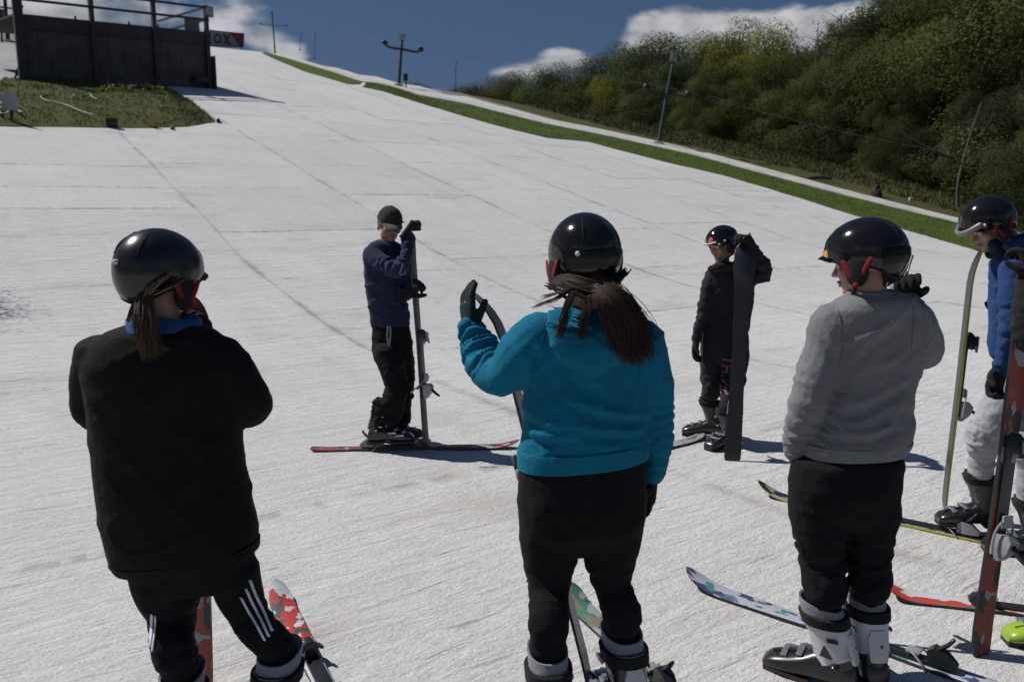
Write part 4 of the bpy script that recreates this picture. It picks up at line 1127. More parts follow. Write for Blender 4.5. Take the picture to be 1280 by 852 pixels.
def helmet(Mx, root, s=1.0, shell=None, strap_col=None, badge=None, rivet_phi=None, pads=True, seams=True, size=(.112, .137, .128), panel=None, pony=0.0):
    shell = shell or GLOSS
    S = Mx @ Matrix.Scale(s, 4) @ Matrix.Translation((0, -.004, .028))
    rx, ry, rz = size
    def pt(phi, k, e=0.0):
        b = -lim(phi) if k is None else k
        x = (rx + e) * math.cos(b) * math.sin(phi); y = (ry + e) * math.cos(b) * math.cos(phi); z = (rz + e) * math.sin(b)
        if b < 0: z *= 1.12
        return S @ Vector((x, y, z))
    n, mth = 40, 12
    bm = bmesh.new(); rows = []
    for j in range(mth + 1):
        row = []
        for i in range(n):
            phi = 2 * math.pi * i / n; b1 = -lim(phi); b0 = 1.50
            row.append(pt(phi, b0 + (b1 - b0) * j / mth))
        rows.append(row)
    # rolled rim and inner wall
    rows.append([pt(2 * math.pi * i / n, -lim(2 * math.pi * i / n) - .035, -.005) for i in range(n)])
    rows.append([pt(2 * math.pi * i / n, -lim(2 * math.pi * i / n) - .01, -.018) for i in range(n)])
    rows.append([pt(2 * math.pi * i / n, -lim(2 * math.pi * i / n) + .5, -.024) for i in range(n)])
    add_rings(bm, rows)
    o = obj('helmet', bm, shell, root, angle=80)
    def sub(name, bm_, m_, ang=60):
        q = obj(name, bm_, m_, o, angle=ang); fix_sub(q, root['_o']); return q
    # rim trim
    bm = bmesh.new(); add_tube_loop(bm, [pt(2 * math.pi * i / 48, -lim(2 * math.pi * i / 48) - .02, -.003) for i in range(48)], .005 * s); sub('rim_trim', bm, STRAP)
    # brim over the brow
    bm = bmesh.new()
    rows = [[pt(-.85 + 1.7 * i / 14, -lim(-.85 + 1.7 * i / 14) + dk, e + .016 * kk * math.cos((-.85 + 1.7 * i / 14) * 1.5)) for i in range(15)] for dk, e, kk in ((.05, .001, 0), (-.03, .003, 1), (-.05, .001, 1), (-.02, -.008, 0))]
    add_rings(bm, rows, cap=False, closed=False); bmesh.ops.solidify(bm, geom=bm.faces[:], thickness=.003); sub('brim', bm, shell)
    # raised rear panel
    if panel:
        bm = bmesh.new(); rows = [[pt(math.pi - 1.0 + 2.0 * i / 16, k_, e_) for i in range(17)] for k_, e_ in ((.02, .0005), (-.05, .003), (-.22, .004), (-.40, .001))]
        add_rings(bm, rows, cap=False, closed=False); bmesh.ops.solidify(bm, geom=bm.faces[:], thickness=.003); sub('rear_panel', bm, SATIN)
    if seams:
        for ph in (math.pi - .45, math.pi + .45, .5, -.5):
            bm = bmesh.new(); add_chain(bm, [(pt(ph, .95, .0005), .0016), (pt(ph * 1.0, .55, .0012), .003), (pt(ph, .25, .0005), .0016)], 6, 4); sub('vent', bm, STRAP)
    for ph, k_ in ((rivet_phi if rivet_phi is not None else []) or []):
        bm = bmesh.new(); c = pt(ph, k_, .001); nn = (c - (S @ Vector((0, 0, 0)))).normalized()
        add_chain(bm, [(c, .0085), (c + nn * .004, .0075)], 12, 1); sub('rivet', bm, RIVET)
    if badge:
        ph, k_, r_, m_ = badge
        bm = bmesh.new(); c = pt(ph, k_, .0008)
        vs = [pt(ph + r_ / rx * math.cos(a * .524) * .8, k_ + r_ / rz * math.sin(a * .524), .0015) for a in range(12)]
        add_rings(bm, [vs, [v.lerp(c, .15) + (v - (S @ Vector((0, 0, 0)))).normalized() * .001 for v in vs]]); sub('badge', bm, m_)
    if pads:
        sc = strap_col or REDSTRAP
        for q in (-1, 1):
            bm = bmesh.new(); add_ball(bm, (q * (rx - .014), .012, -.064), .016, .040, .056, S @ Matrix.Rotation(q * -.06, 4, 'Y'), 14, 10); sub('ear_pad', bm, PAD)
            a = S @ Vector((q * (rx - .001), .048, -.022)); b_ = S @ Vector((q * (rx - .006), .018, -.105)); c = S @ Vector((q * (rx - .004), -.040, -.026)); d = S @ Vector((q * .03, .066, -.158))
            bm = bmesh.new(); ax = (S.to_3x3() @ Vector((q, 0, 0))).normalized()
            add_chain(bm, [(a, .0085), (a.lerp(b_, .5) + ax * .006, .0085), (b_ + ax * .002, .008)], 8, 4, flat=(ax, .35)); sub('strap', bm, sc)
            bm = bmesh.new(); add_chain(bm, [(c, .0085), (c.lerp(b_, .5) + ax * .006, .0085), (b_ + ax * .002, .008)], 8, 4, flat=(ax, .35)); sub('strap', bm, sc)
            bm = bmesh.new(); add_chain(bm, [(b_ + ax * .002, .009), (b_.lerp(d, .5) + ax * .003, .008), (d, .008)], 8, 4, flat=(ax, .4)); sub('chin_strap', bm, STRAP)
            bm = bmesh.new(); add_chain(bm, [(b_ + ax * .006, .010), (b_ + ax * .011, .009)], 8, 1); sub('strap_buckle', bm, sc)
        bm = bmesh.new(); add_chain(bm, [(S @ Vector((-.034, .062, -.156)), .010), (S @ Vector((0, .078, -.168)), .011), (S @ Vector((.034, .062, -.156)), .010)], 8, 4); sub('chin_strap', bm, STRAP)
    return o
def add_tube_loop(bm, pts, r, n=7):
    rings = []
    k = len(pts)
    for i, p in enumerate(pts):
        t = (pts[(i + 1) % k] - pts[i - 1]).normalized(); a = t.cross(UP); a = a.normalized() if a.length > 1e-3 else Vector((1, 0, 0)); b = a.cross(t)
        rings.append(ellipse(p, a * r, b * r, n))
    vr = [[bm.verts.new(q) for q in rg] for rg in rings]
    for i in range(k):
        A, B = vr[i], vr[(i + 1) % k]
        for j in range(n): bm.faces.new((A[j], A[(j + 1) % n], B[(j + 1) % n], B[j]))
def strands(bm, path, spread0, spread1, count, r, seed, taper=.25, wav=.012, stray=0.1):
    """a lock of hair: many tapered strands following path"""
    rr = random.Random(seed)
    for i in range(count):
        a = rr.uniform(0, 6.283); q = math.sqrt(rr.random()); st = rr.random() < stray
        k = rr.uniform(.75, 1.08); pts = []
        ph = rr.uniform(0, 6.28)
        L = len(path)
        for j, p in enumerate(path):
            t = j / (L - 1); sp = spread0 + (spread1 - spread0) * math.sin(min(1, t * 1.25) * math.pi * .5)
            if st: sp *= 1.5
            jj = min(t * k * (L - 1), L - 1.001); i0 = int(jj); base = path[i0].lerp(path[min(i0 + 1, L - 1)], jj - i0)
            off = Vector((math.cos(a), math.sin(a) * .6, math.sin(a + 1) * .5)) * q * sp
            off += Vector((math.sin(ph + t * 6), math.cos(ph * 1.3 + t * 5), 0)) * wav * t
            pts.append((base + off, r * (1 - (1 - taper) * t) * rr.uniform(.8, 1.2)))
        add_chain(bm, pts, 5, 3, cap_round=False)
def glove(root, wrist, d, palm_n, m, s=1.0, curl=.3, thumb_side=1, spread=.05, cuff=None, name='glove', together=False):
    """palm, four bent fingers of different lengths and a thumb from the side of the palm"""
    d = Vector(d).normalized(); pn = Vector(palm_n); pn = (pn - d * pn.dot(d)).normalized(); sdv = d.cross(pn) * thumb_side
    bm = bmesh.new(); k = s
    rings = []
    for t, hw, hh in ((-.045, .032, .027), (-.01, .033, .024), (.02, .040, .021), (.05, .046, .019), (.078, .046, .017), (.09, .038, .013)):
        c = wrist + d * t * k; rings.append(ellipse(c, sdv * hw * k, pn * hh * k, 16, 2.4))
    add_rings(bm, rings)
    for f, (ox, L, r_) in enumerate(((.034, .078, .0125), (.012, .088, .013), (-.011, .082, .0125), (-.033, .064, .0115))):
        p = wrist + (d * .080 + sdv * ox) * k; ang = 0; pts = [(p - d * .02 * k, r_ * k)]
        sp = (spread if not together else .0) * (1.2 - f * .8)
        dd = (d + sdv * sp).normalized()
        for j, fr in enumerate((.42, .33, .25)):
            ang += curl * (1.0 + .25 * f * .4) * (.9 if j == 0 else 1.1)
            v = (dd * math.cos(ang) + pn * math.sin(ang)); p = p + v * L * fr * k; pts.append((p, r_ * k * (1 - .1 * j)))
        add_chain(bm, pts, 8, 3)
    p = wrist + (d * .018 + sdv * .036 + pn * .006) * k
    v = (d * .62 + sdv * .62 + pn * .45).normalized() if not together else (d * .85 + sdv * .18 + pn * .5).normalized(); pts = [(p - v * .015 * k, .017 * k), (p + v * .030 * k, .0155 * k)]
    v2 = (d * .9 + sdv * .15 + pn * (.35 + curl)).normalized(); p2 = p + v * .03 * k; pts += [(p2 + v2 * .028 * k, .014 * k), (p2 + v2 * .052 * k, .011 * k)]
    add_chain(bm, pts, 8, 3)
    if cuff:
        add_chain(bm, [(wrist - d * cuff * k, .040 * k), (wrist - d * .02 * k, .036 * k)], 12, 2)
    return fuse(name, bm, m, root, voxel=.0042 * max(s, .9), smooth=3)

# ------------------------------------------------------------------ ski boots
def boot_parts(style):
    """ski boot built once per style: toe towards +y, sole on z = 0"""
    g = {}; lh = style.get('lh', .322)
    def ring_y(y, hw, z0, z1, p=2.6, n=20):
        c = Vector((0, y, (z0 + z1) / 2)); return ellipse(c, Vector((hw, 0, 0)), Vector((0, 0, (z1 - z0) / 2)), n, p)
    bm = bmesh.new()
    add_rings(bm, [ring_y(-.062, .030, .03, .075), ring_y(-.052, .038, .022, .115), ring_y(-.02, .043, .018, .15), ring_y(.03, .045, .018, .165), ring_y(.075, .046, .018, .145), ring_y(.11, .048, .018, .118), ring_y(.15, .051, .018, .100), ring_y(.19, .050, .018, .088), ring_y(.22, .044, .018, .074), ring_y(.238, .032, .022, .055)])
    add_rings(bm, [[Vector((sx * .006 + dx, y, z)) for sx, dx in ((-1, 0), (1, 0))] + [Vector((.006, y, z + h)), Vector((-.006, y, z + h))] for y, z, h in ((.10, .11, .016), (.16, .09, .016), (.21, .075, .012))])
    def ring_c(z, rx, ry, lean, n=24, p=2.3, dz=0.0):
        o = ellipse(Vector((0, lean, z)), Vector((rx, 0, 0)), Vector((0, ry, 0)), n, p)
        return [Vector((q.x, q.y, q.z + dz * (q.y - lean) / ry)) for q in o]
    add_rings(bm, [ring_c(.06, .042, .056, .000), ring_c(.12, .046, .060, .006), ring_c(.215, .050, .060, .030)])
    g['boot'] = (bm_mesh(bm, True, 45), style['shell'])
    bm = bmesh.new()
    add_rings(bm, [ring_c(.128, .0505, .064, .008, dz=-.040), ring_c(.150, .0525, .0665, .013, dz=-.02), ring_c(.17, .053, .066, .020), ring_c(.23, .057, .067, .036), ring_c(.285, .061, .071, .050, dz=-.012), ring_c(.287, .056, .066, .050, dz=-.012), ring_c(.25, .050, .06, .042)], cap=True)
    g['cuff'] = (bm_mesh(bm, True, 45), style['cuff'])
    bm = bmesh.new()
    add_rings(bm, [ring_c(.24, .050, .061, .040), ring_c(.29, .055, .066, .053, dz=-.008), ring_c(lh - .017, .058, .069, .05 + (lh - .285) * .26, dz=.012), ring_c(lh, .0575, .0685, .05 + (lh - .28) * .26, dz=.018), ring_c(lh - .002, .052, .062, .05 + (lh - .28) * .26, dz=.016), ring_c(.29, .046, .056, .053)])
    g['liner'] = (bm_mesh(bm, True, 60), style['liner'])
    bm = bmesh.new()
    rr = [ring_c(z, .0625 + e, .0725 + e, .054 + (z - .295) * .25) for z, e in ((.272 + style.get('ps', 0), .000), (.274 + style.get('ps', 0), .0045), (.312 + style.get('ps', 0), .006), (.314 + style.get('ps', 0), .001))]
    add_rings(bm, rr); g['power_strap'] = (bm_mesh(bm, True, 45), style['strap'])
    bm = bmesh.new()
    for y0, y1, w0, w1 in ((-.064, .03, .030, .034), (.085, .236, .040, .030)):
        add_rings(bm, [[Vector((-w, y, z)), Vector((w, y, z)), Vector((w * 1.05, y, z + .024)), Vector((-w * 1.05, y, z + .024))] for y, w, z in ((y0, w0, 0), (y0 + .02, w0 + .004, 0), (y1 - .03, w1 + .006, 0), (y1, w1, .002))])
    g['sole'] = (bm_mesh(bm, True, 30), style['sole'])
    # rear spine plate with a printed panel
    bm = bmesh.new()
    add_rings(bm, [[Vector((sx * w, -math.sqrt(max(0, 1 - (sx * w / .062) ** 2)) * .066 + ly - e, z)) for sx in (-1, -.4, .4, 1)] + [Vector((sx * w, -math.sqrt(max(0, 1 - (sx * w / .062) ** 2)) * .066 + ly + .004, z)) for sx in (1, .4, -.4, -1)] for z, w, ly, e in ((.13, .026, .010, .006), (.16, .030, .017, .009), (.215, .031, .032, .010), (.25, .022, .040, .007))])
    g['spine'] = (bm_mesh(bm, True, 30), style['spine'])
    bm = bmesh.new()
    for k in range(3):
        z = .235 - k * .02
        add_box(bm, (0, -.0385 + (z - .2) * .28 - .006, z - .03), .018 if k != 1 else .010, .006, .008)
    add_box(bm, (.006, -.048, .175), .007, .005, .045)
    g['mark'] = (bm_mesh(bm, False), style['mark'])
    ex_ = []
    for q in (-1, 1):
        b1_ = bmesh.new(); add_chain(b1_, [(Vector((q * .049, .004, .118)), .015), (Vector((q * .056, .004, .118)), .013)], 12, 1); ex_.append(('pivot', bm_mesh(b1_, True, 40)))
        b1_ = bmesh.new(); add_rings(b1_, [[Vector((q * (.053 + d_), y_, z_)) for y_, z_ in ((.012, .150), (.052, .156), (.040, .205))] for d_ in (0, .004)]); ex_.append(('logo', bm_mesh(b1_, False)))
        b1_ = bmesh.new(); add_rings(b1_, [[Vector((q * (.056 + d_), y_, z_)) for y_, z_ in ((-.004, .225), (.030, .222), (.034, .236), (.000, .240))] for d_ in (0, .004)]); ex_.append(('logo', bm_mesh(b1_, False)))
    g['_x'] = (ex_, style['mark'])
    bks = []
    for (x, y, z, lean) in ((-.060, .085, .245, .25), (-.058, .060, .165, .1), (-.052, .115, .108, -.35), (-.052, .165, .086, -.2)):
        bm = bmesh.new()
        add_box(bm, (x * .0, y + .005, z + (.004 if z > .15 else .012)), .075 if z > .15 else .070, .020, .012, Matrix.Translation((0, 0, 0)), .003)
        add_box(bm, (x - .004, y - .012, z - .004), .012, .046, .018, None, .004)
        add_box(bm, (x - .010, y - .030, z - .004), .006, .030, .010, None, .002)
        bks.append(bm_mesh(bm, True, 35))
    g['_b'] = (bks, style['buckle'])
    return g
_bs = {}
def boot_at(root, style, bb, side=1):
    return boot(root, style, bb[0].x, bb[0].y, bb[0].z, bb[1], side=side)
def boot(root, style, x, y, z, yaw, roll=0.0, side=1, cut=None):
    key = style['key']
    if key not in _bs: _bs[key] = boot_parts(style)
    g = _bs[key]; base = Vector(root['_o'])
    b = link('boot', g['boot'][0], None, root, Vector((x, y, z)) - base)
    if not g['boot'][0].materials: g['boot'][0].materials.append(g['boot'][1])
    b.rotation_euler = (roll, 0, yaw); b.scale = (-side * 1.17, 1.12, .90)
    for nme in ('cuff', 'liner', 'power_strap', 'sole', 'spine', 'mark'):
        me, mm = g[nme]
        if not me.materials: me.materials.append(mm)
        link(nme, me, None, b)
    for nme, me in g['_x'][0]:
        if not me.materials: me.materials.append(g['_x'][1])
        link(nme, me, None, b)
    for me in g['_b'][0]:
        if not me.materials: me.materials.append(g['_b'][1])
        link('buckle', me, None, b)
    return b
ST_WHITE = dict(key='w', lh=.356, shell=B_SMOKE, cuff=B_WHITE, liner=LINER, strap=STRAP, sole=B_MAROON, spine=B_WHITE, mark=B_BLACK, buckle=BUCK)
ST_BLACK = dict(key='b', lh=.346, ps=-.022, shell=B_BLACK, cuff=B_BLACK, liner=LINER, strap=STRAP, sole=SOLE, spine=CLEARP, mark=B_BLACK, buckle=BUCK)
ST_CHAR = dict(key='c', shell=B_BLACK, cuff=B_GREYBLK, liner=LINERB, strap=STRAP, sole=SOLE, spine=B_BLACK, mark=B_GREYBLK, buckle=BUCK)
ST_LIME = dict(key='l', shell=B_LIME, cuff=B_BLACK, liner=LINERB, strap=STRAP, sole=SOLE, spine=B_BLACK, mark=B_LIME, buckle=BUCK)

# ------------------------------------------------------------------ skis
def ski(label, tail, tip, up, L=None, waist=.072, top=G_BLACK, side=BLK_SIDE, base=SKIBASE, binding=True, bcol=BINDG, tipcurve=.07, group=None, bpos=.46, name='ski', rise_tail=.012, brake='up', tipw=1.0, tipmat=None, toecol=None):
    tail, tip = Vector(tail), Vector(tip)
    y = (tip - tail); L = L or y.length; y.normalize()
    z = Vector(up); z = (z - y * z.dot(y)).normalized(); x = y.cross(z)
    root = bpy.data.objects.new(name, None); COL.objects.link(root); root.empty_display_size = .1
    root.matrix_world = Matrix(((x.x, y.x, z.x, tail.x), (x.y, y.y, z.y, tail.y), (x.z, y.z, z.z, tail.z), (0, 0, 0, 1)))
    tag(root, label, 'ski', group)
    st = [0, .012, .03, .08, .2, .35, .5, .65, .78, .86, .90, .93, .955, .975, .99, 1.0]
    def prof(t):
        w_ = float(np.interp(t, [0, .012, .03, .1, .45, .84, .93, .965, .985, .996, 1], [.030, .040, .047, .048, .036, .054, .051, .042, .028, .013, .004])) * waist / .072
        e = max(0, (t - .86) / .14); zz = tipcurve * e ** 1.8 + rise_tail * max(0, (.06 - t) / .06) ** 2
        th = float(np.interp(t, [0, .2, .45, .8, 1], [.009, .012, .016, .011, .006]))
        return w_ * (tipw if t > .8 else 1), zz, th
    def strip(f0, f1, k0, k1):
        bm = bmesh.new(); rings = []
        for t in st:
            w_, zz, th = prof(t); yy = t * L
            if t > .9: yy -= (tipcurve * .12) * ((t - .9) / .1) ** 2
            rings.append([Vector((-w_ * k0, yy, zz + th * f0)), Vector((w_ * k0, yy, zz + th * f0)), Vector((w_ * k1, yy, zz + th * f1)), Vector((-w_ * k1, yy, zz + th * f1))])
        add_rings(bm, rings); return bm
    link('ski_body', bm_mesh(strip(.10, .93, 1, .97), True, 40), side, root)
    link('ski_base', bm_mesh(strip(0, .10, .97, .985), True, 40), base, root)
    link('topsheet', bm_mesh(strip(.93, 1.0, .955, .92), True, 40), top, root)
    if binding:
        c = bpos * L
        w_, zz, th = prof(bpos); zt = th
        bm = bmesh.new(); add_box(bm, (0, c, zt + .006), .056, .46, .012, None, .003); link('binding_plate', bm_mesh(bm, True, 35), BIND, root)
        bm = bmesh.new()
        add_rings(bm, [[Vector((-a, yy, zt + .011)), Vector((a, yy, zt + .011)), Vector((a * .8, yy, zt + h)), Vector((-a * .8, yy, zt + h))] for yy, a, h in ((c + .155, .030, .050), (c + .175, .034, .062), (c + .215, .030, .052), (c + .245, .018, .026))])
        t_ = link('toe_piece', bm_mesh(bm, True, 30), toecol or BIND, root)
        bm = bmesh.new()
        for q in (-1, 1): add_chain(bm, [(Vector((q * .030, c + .17, zt + .05)), .010), (Vector((q * .040, c + .145, zt + .05)), .007)], 7, 2)
        add_box(bm, (0, c + .20, zt + .06), .03, .05, .012, None, .004); link('toe_wing', bm_mesh(bm, True, 35), bcol, t_)
        bm = bmesh.new()
        add_rings(bm, [[Vector((-a, yy, zt + .011)), Vector((a, yy, zt + .011)), Vector((a * .82, yy, zt + h)), Vector((-a * .82, yy, zt + h))] for yy, a, h in ((c - .150, .026, .058), (c - .170, .031, .074), (c - .215, .030, .062), (c - .255, .022, .028))])
        h_ = link('heel_piece', bm_mesh(bm, True, 30), bcol, root)
        bm = bmesh.new(); add_chain(bm, [(Vector((0, c - .185, zt + .066)), .013), (Vector((0, c - .215, zt + .095)), .014), (Vector((0, c - .232, zt + .12)), .012)], 8, 3, flat=(Vector((0, 1, .6)).normalized(), .6)); link('heel_lever', bm_mesh(bm, True), BIND, h_)
        bm = bmesh.new()
        for q in (-1, 1):
            if brake == 'down': add_chain(bm, [(Vector((q * .030, c - .10, zt + .035)), .004), (Vector((q * .047, c - .14, zt + .01)), .0045), (Vector((q * .050, c - .19, -.045)), .006), (Vector((q * .050, c - .205, -.062)), .007)], 7, 3)
            else: add_chain(bm, [(Vector((q * .030, c - .10, zt + .03)), .004), (Vector((q * .047, c - .14, zt + .022)), .0045), (Vector((q * .049, c - .20, zt + .018)), .006), (Vector((q * .049, c - .225, zt + .02)), .007)], 7, 3)
        add_box(bm, (0, c - .10, zt + .03), .05, .05, .010, None, .003)
        link('brake', bm_mesh(bm, True, 40), BINDG, root)
    return root

# ------------------------------------------------------------------ body assembled from measured joints
def bt(px, py, D, z, yaw):
    """a boot's place (sole centre, turn) and the two points of the shin inside its cuff"""
    b = P(px, py, D); b.z = z
    f = Vector((-math.sin(yaw), math.cos(yaw), 0))
    return (b, yaw), [(b + f * .066 * 1.12 + UP * .335 * .90, .0555), (b + f * .045 * 1.12 + UP * .25 * .90, .050)]
class Person:
    def __init__(s, label, D, feet):
        s.D = D; s.root = thing('person', label, 'person', Vector(feet), 'skiers in the lesson')
        s.torso = []; s.arms = []; s.legs = []
    def W(s, x, y, dD=0.0): return P(x, y, s.D + dD)
    def ring(s, xl, yl, xr, yr, ratio=.6, dD=0.0, n=28, p=2.25):
        a, b = s.W(xl, yl, dD), s.W(xr, yr, dD); c = (a + b) / 2; h = (b - a) / 2
        back = UP.cross(h).normalized()
        return (c, h, back * h.length * ratio, n, p)
    def rings_bm(s, bm, rings, k=1.0):
        add_rings(bm, [ellipse(c, a * k, b * k, n, p) for c, a, b, n, p in rings])
    def ch(s, pts):
        """(x, y, radius px, dD) -> [(Vector, radius m)]"""
        return [(s.W(x, y, dD), rpx(y, r, s.D + dD)) for x, y, r, dD in pts]
    def body(s, Mx, hs, neck, hands=(), m=None, feet=()):
        bm = bmesh.new()
        add_head(bm, Mx, hs)
        add_chain(bm, neck, 14, 4)
        if s.torso: s.rings_bm(bm, s.torso, .80)
        for a in s.arms: add_chain(bm, [(p, r * .60) for p, r in a], 10, 3)
        if s.hips: s.rings_bm(bm, s.hips, .82)
        for a in s.legs: add_chain(bm, [(p, r * .68) for p, r in a], 10, 3)
        for w_, d, l in hands:
            d = Vector(d).normalized()
            add_chain(bm, [(w_ - d * .03, .020), (w_ + d * .02, .019), (w_ + d * .06, .015)], 10, 2)
            sv = d.orthogonal().normalized()
            for f in (-.012, -.004, .004, .012): add_chain(bm, [(w_ + d * .05 + sv * f, .006), (w_ + d * .085 + sv * f, .0055)], 6, 2)
            add_chain(bm, [(w_ + d * .01 + sv * .012, .008), (w_ + d * .035 + sv * .018, .007)], 6, 2)
        for f in feet: add_chain(bm, f, 10, 2)
        return fuse('body', bm, m or SKIN, s.root, voxel=.0062, smooth=2)
    def top(s, name, m, arms, extra=None, disp=None, voxel=.009, smooth=5):
        bm = bmesh.new(); s.rings_bm(bm, s.torso)
        for a in arms: add_chain(bm, a, 14, 5)
        if extra: extra(bm)
        return fuse(name, bm, m, s.root, voxel, smooth, disp)
    def trousers(s, m, disp=None, voxel=.009, name='trousers', extra=None, smooth=5):
        bm = bmesh.new(); s.rings_bm(bm, s.hips)
        for a in s.legs: add_chain(bm, a, 16, 5)
        if extra: extra(bm)
        return fuse(name, bm, m, s.root, voxel, smooth, disp)
def collar(root, pts, r, m, name='collar'):
    bm = bmesh.new(); add_tube_loop(bm, pts, r, 8); return obj(name, bm, m, root)
def bvh_of(o):
    me = o.data; off = o.matrix_world.translation if o.parent is None else Vector(o.parent['_o'])
    return BVHTree.FromPolygons([Vector(v.co) + off for v in me.vertices], [tuple(p.vertices) for p in me.polygons])
def decal_strip(root, target, pl_, wpx, m, name='stripe', lift=.0015, parent=None):
    """a printed stripe laid on the garment: follows its surface under the given line"""
    bv = bvh_of(target); o = Vector((0, 0, CAM_H)); rows = []
    if not isinstance(wpx, (list, tuple)): pl_ = [(x, y) for x, y in resample(pl_, 4 * (len(pl_) - 1))]
    for (x, y), w_ in zip(pl_, wpx if isinstance(wpx, (list, tuple)) else [wpx] * len(pl_)):
        row = []
        for k in (-1, -.33, .33, 1):
            d = ray(x + k * w_ / 2, y).normalized(); h = bv.ray_cast(o, d)
            if h[0] is None: row = None; break
            row.append(h[0] + h[1] * lift)
        if row: rows.append(row)
    if len(rows) < 2: return None
    bm = bmesh.new(); add_rings(bm, rows, cap=False, closed=False)
    q = obj(name, bm, m, root)
    md = q.modifiers.new('thickness', 'SOLIDIFY'); md.thickness = .002; md.offset = 0
    return q
# ================================================================== woman in the black sweatshirt (left)
G0 = lambda px, py: P(px, py, 1.0)
def on_ground(x, y): return Vector((x, y, 0.0))
p = Person('person in loose black sweatshirt and three striped black tracksuit trousers, back turned, light brown ponytail', 2.38, P(265, 880, 2.4).xy.to_3d())
A = p
p.torso = [p.ring(*r) for r in ((176, 400, 242, 402, .8), (158, 406, 262, 410, .68), (134, 413, 280, 422, .60), (117, 428, 292, 441, .56), (104, 450, 300, 460, .56), (108, 490, 300, 490, .58), (114, 530, 300, 530, .58), (119, 575, 304, 570, .60), (124, 620, 312, 615, .62), (130, 660, 319, 645, .62), (138, 690, 321, 668, .62), (147, 708, 322, 684, .60), (152, 712, 318, 690, .55))]
p.hips = [p.ring(*r) for r in ((160, 660, 308, 650, .62), (158, 700, 316, 690, .62), (168, 735, 318, 725, .55))]
p.arms = [p.ch(((124, 444, 29, 0), (114, 480, 26, .05), (122, 515, 25, .12), (165, 500, 21, .30), (225, 450, 17, .36))),
          p.ch(((272, 446, 33, 0), (298, 480, 31, .02), (312, 505, 29, .06), (300, 490, 24, .22), (262, 440, 18, .36)))]
b1, s1 = bt(224, 950, 2.24, 0.0, .05); b2, s2 = bt(341, 930, 2.31, .03, -.20)
p.legs = [p.ch(((206, 715, 42, 0), (211, 740, 40, .0), (215, 772, 29, .0), (216, 808, 27, -.08))) + s1,
          p.ch(((292, 710, 32, 0), (299, 742, 29, .0), (312, 768, 25, .0), (323, 786, 24, -.02))) + s2]
hd = head_frame(p.W(199, 349, .03), (.42, .9, -.18), .05)
p.body(hd, 1.0, [(p.W(205, 420, 0), .052), (p.W(204, 390, .0), .050), (p.W(203, 350, .02), .054)], [(p.W(255, 425, .38), (-.1, .1, 1), .07), (p.W(232, 442, .37), (-.2, .1, 1), .07)])
arm_paths = [([tuple(q) for q, r in a], .075, .004, .25, 1.0) for a in p.arms]
p.top('sweatshirt', BLACKF, p.arms, None, folds(arm_paths, .005, 1, wl=.05))
bm = bmesh.new(); p.rings_bm(bm, [(c, a * 1.012, b * 1.02, n, q) for c, a, b, n, q in [p.ring(141, 698, 322, 674, .60), p.ring(149, 709, 322, 685, .59)]]); obj('hem_band', bm, BLACKF, p.root)
tr = p.trousers(BLACKT, folds([([tuple(q) for q, r in a], .085, .004, .3, 1.0) for a in p.legs], .004, 2, wl=.07), voxel=.008)
for pl_ in ([(312, 724), (319, 743), (330, 765), (340, 788)], [(307, 735), (315, 753), (326, 774), (336, 795)], [(301, 746), (310, 763), (322, 783), (331, 800)]):
    decal_strip(p.root, tr, pl_, 3.4, WHITE_F)
decal_strip(p.root, tr, [(189.5, 767), (190, 780), (189, 795), (187.5, 812)], 3.0, WHITE_F)
decal_strip(p.root, tr, [(194, 769), (194.5, 782), (192.5, 797), (190.5, 814)], 2.0, WHITE_F)
hm = helmet(hd, p.root, 1.0, SATIN, rivet_phi=[(math.pi + .12, .05)], panel=False, size=(.113, .140, .125))
# blue collar scarf and ponytail
cpts = [p.W(204 + 46 * math.sin(t), 404 + 5 * math.cos(t * 1) + 3 * math.sin(t), -.085 * math.cos(t) - .0) for t in [i * 2 * math.pi / 20 for i in range(20)]]
bm = bmesh.new(); add_rings(bm, [ellipse(p.W(204, 412, -.01), Vector((.118, 0, 0)), Vector((0, .092, 0)), 24), ellipse(p.W(205, 402, -.005), Vector((.108, 0, .006)), Vector((0, .088, 0)), 24), ellipse(p.W(207, 393, .0), Vector((.097, 0, -.012)), Vector((0, .080, 0)), 24), ellipse(p.W(207, 395, .0), Vector((.086, 0, -.012)), Vector((0, .070, 0)), 24)]); obj('collar', bm, BLUEC, p.root)
bm = bmesh.new()
strands(bm, [p.W(180, 362, -.085), p.W(180, 385, -.125), p.W(182, 410, -.145), p.W(186, 430, -.14), p.W(192, 446, -.135)], .016, .026, 300, .0012, 3, .3, .014, .15)
strands(bm, [p.W(178, 372, -.10), p.W(186, 415, -.15), p.W(193, 432, -.145), p.W(204, 439, -.14)], .012, .014, 46, .0015, 4, .3, .012, .2)
strands(bm, [p.W(172, 372, -.085), p.W(166, 390, -.10), p.W(160, 404, -.10)], .012, .012, 40, .0016, 14, .3, .006)
strands(bm, [p.W(195, 350, -.085), p.W(188, 362, -.10), p.W(181, 372, -.10)], .03, .012, 70, .004, 15, .6, .003)
strands(bm, [p.W(222, 352, -.06), p.W(205, 362, -.085), p.W(186, 370, -.10)], .02, .012, 60, .0035, 16, .6, .003)
obj('hair', bm, HAIR_L, p.root)
fz = 0.05
boot_at(p.root, ST_BLACK, b2, -1)
boot_at(p.root, ST_BLACK, b1)
glove(p.root, p.W(258, 432, .38), (-.1, .1, 1), (-.5, -.6, 0), GLOVE_B, 1.0, .55, -1)
glove(p.root, p.W(228, 448, .37), (.1, .15, 1), (.6, -.4, 0), GLOVE_B, 1.0, .55, 1)
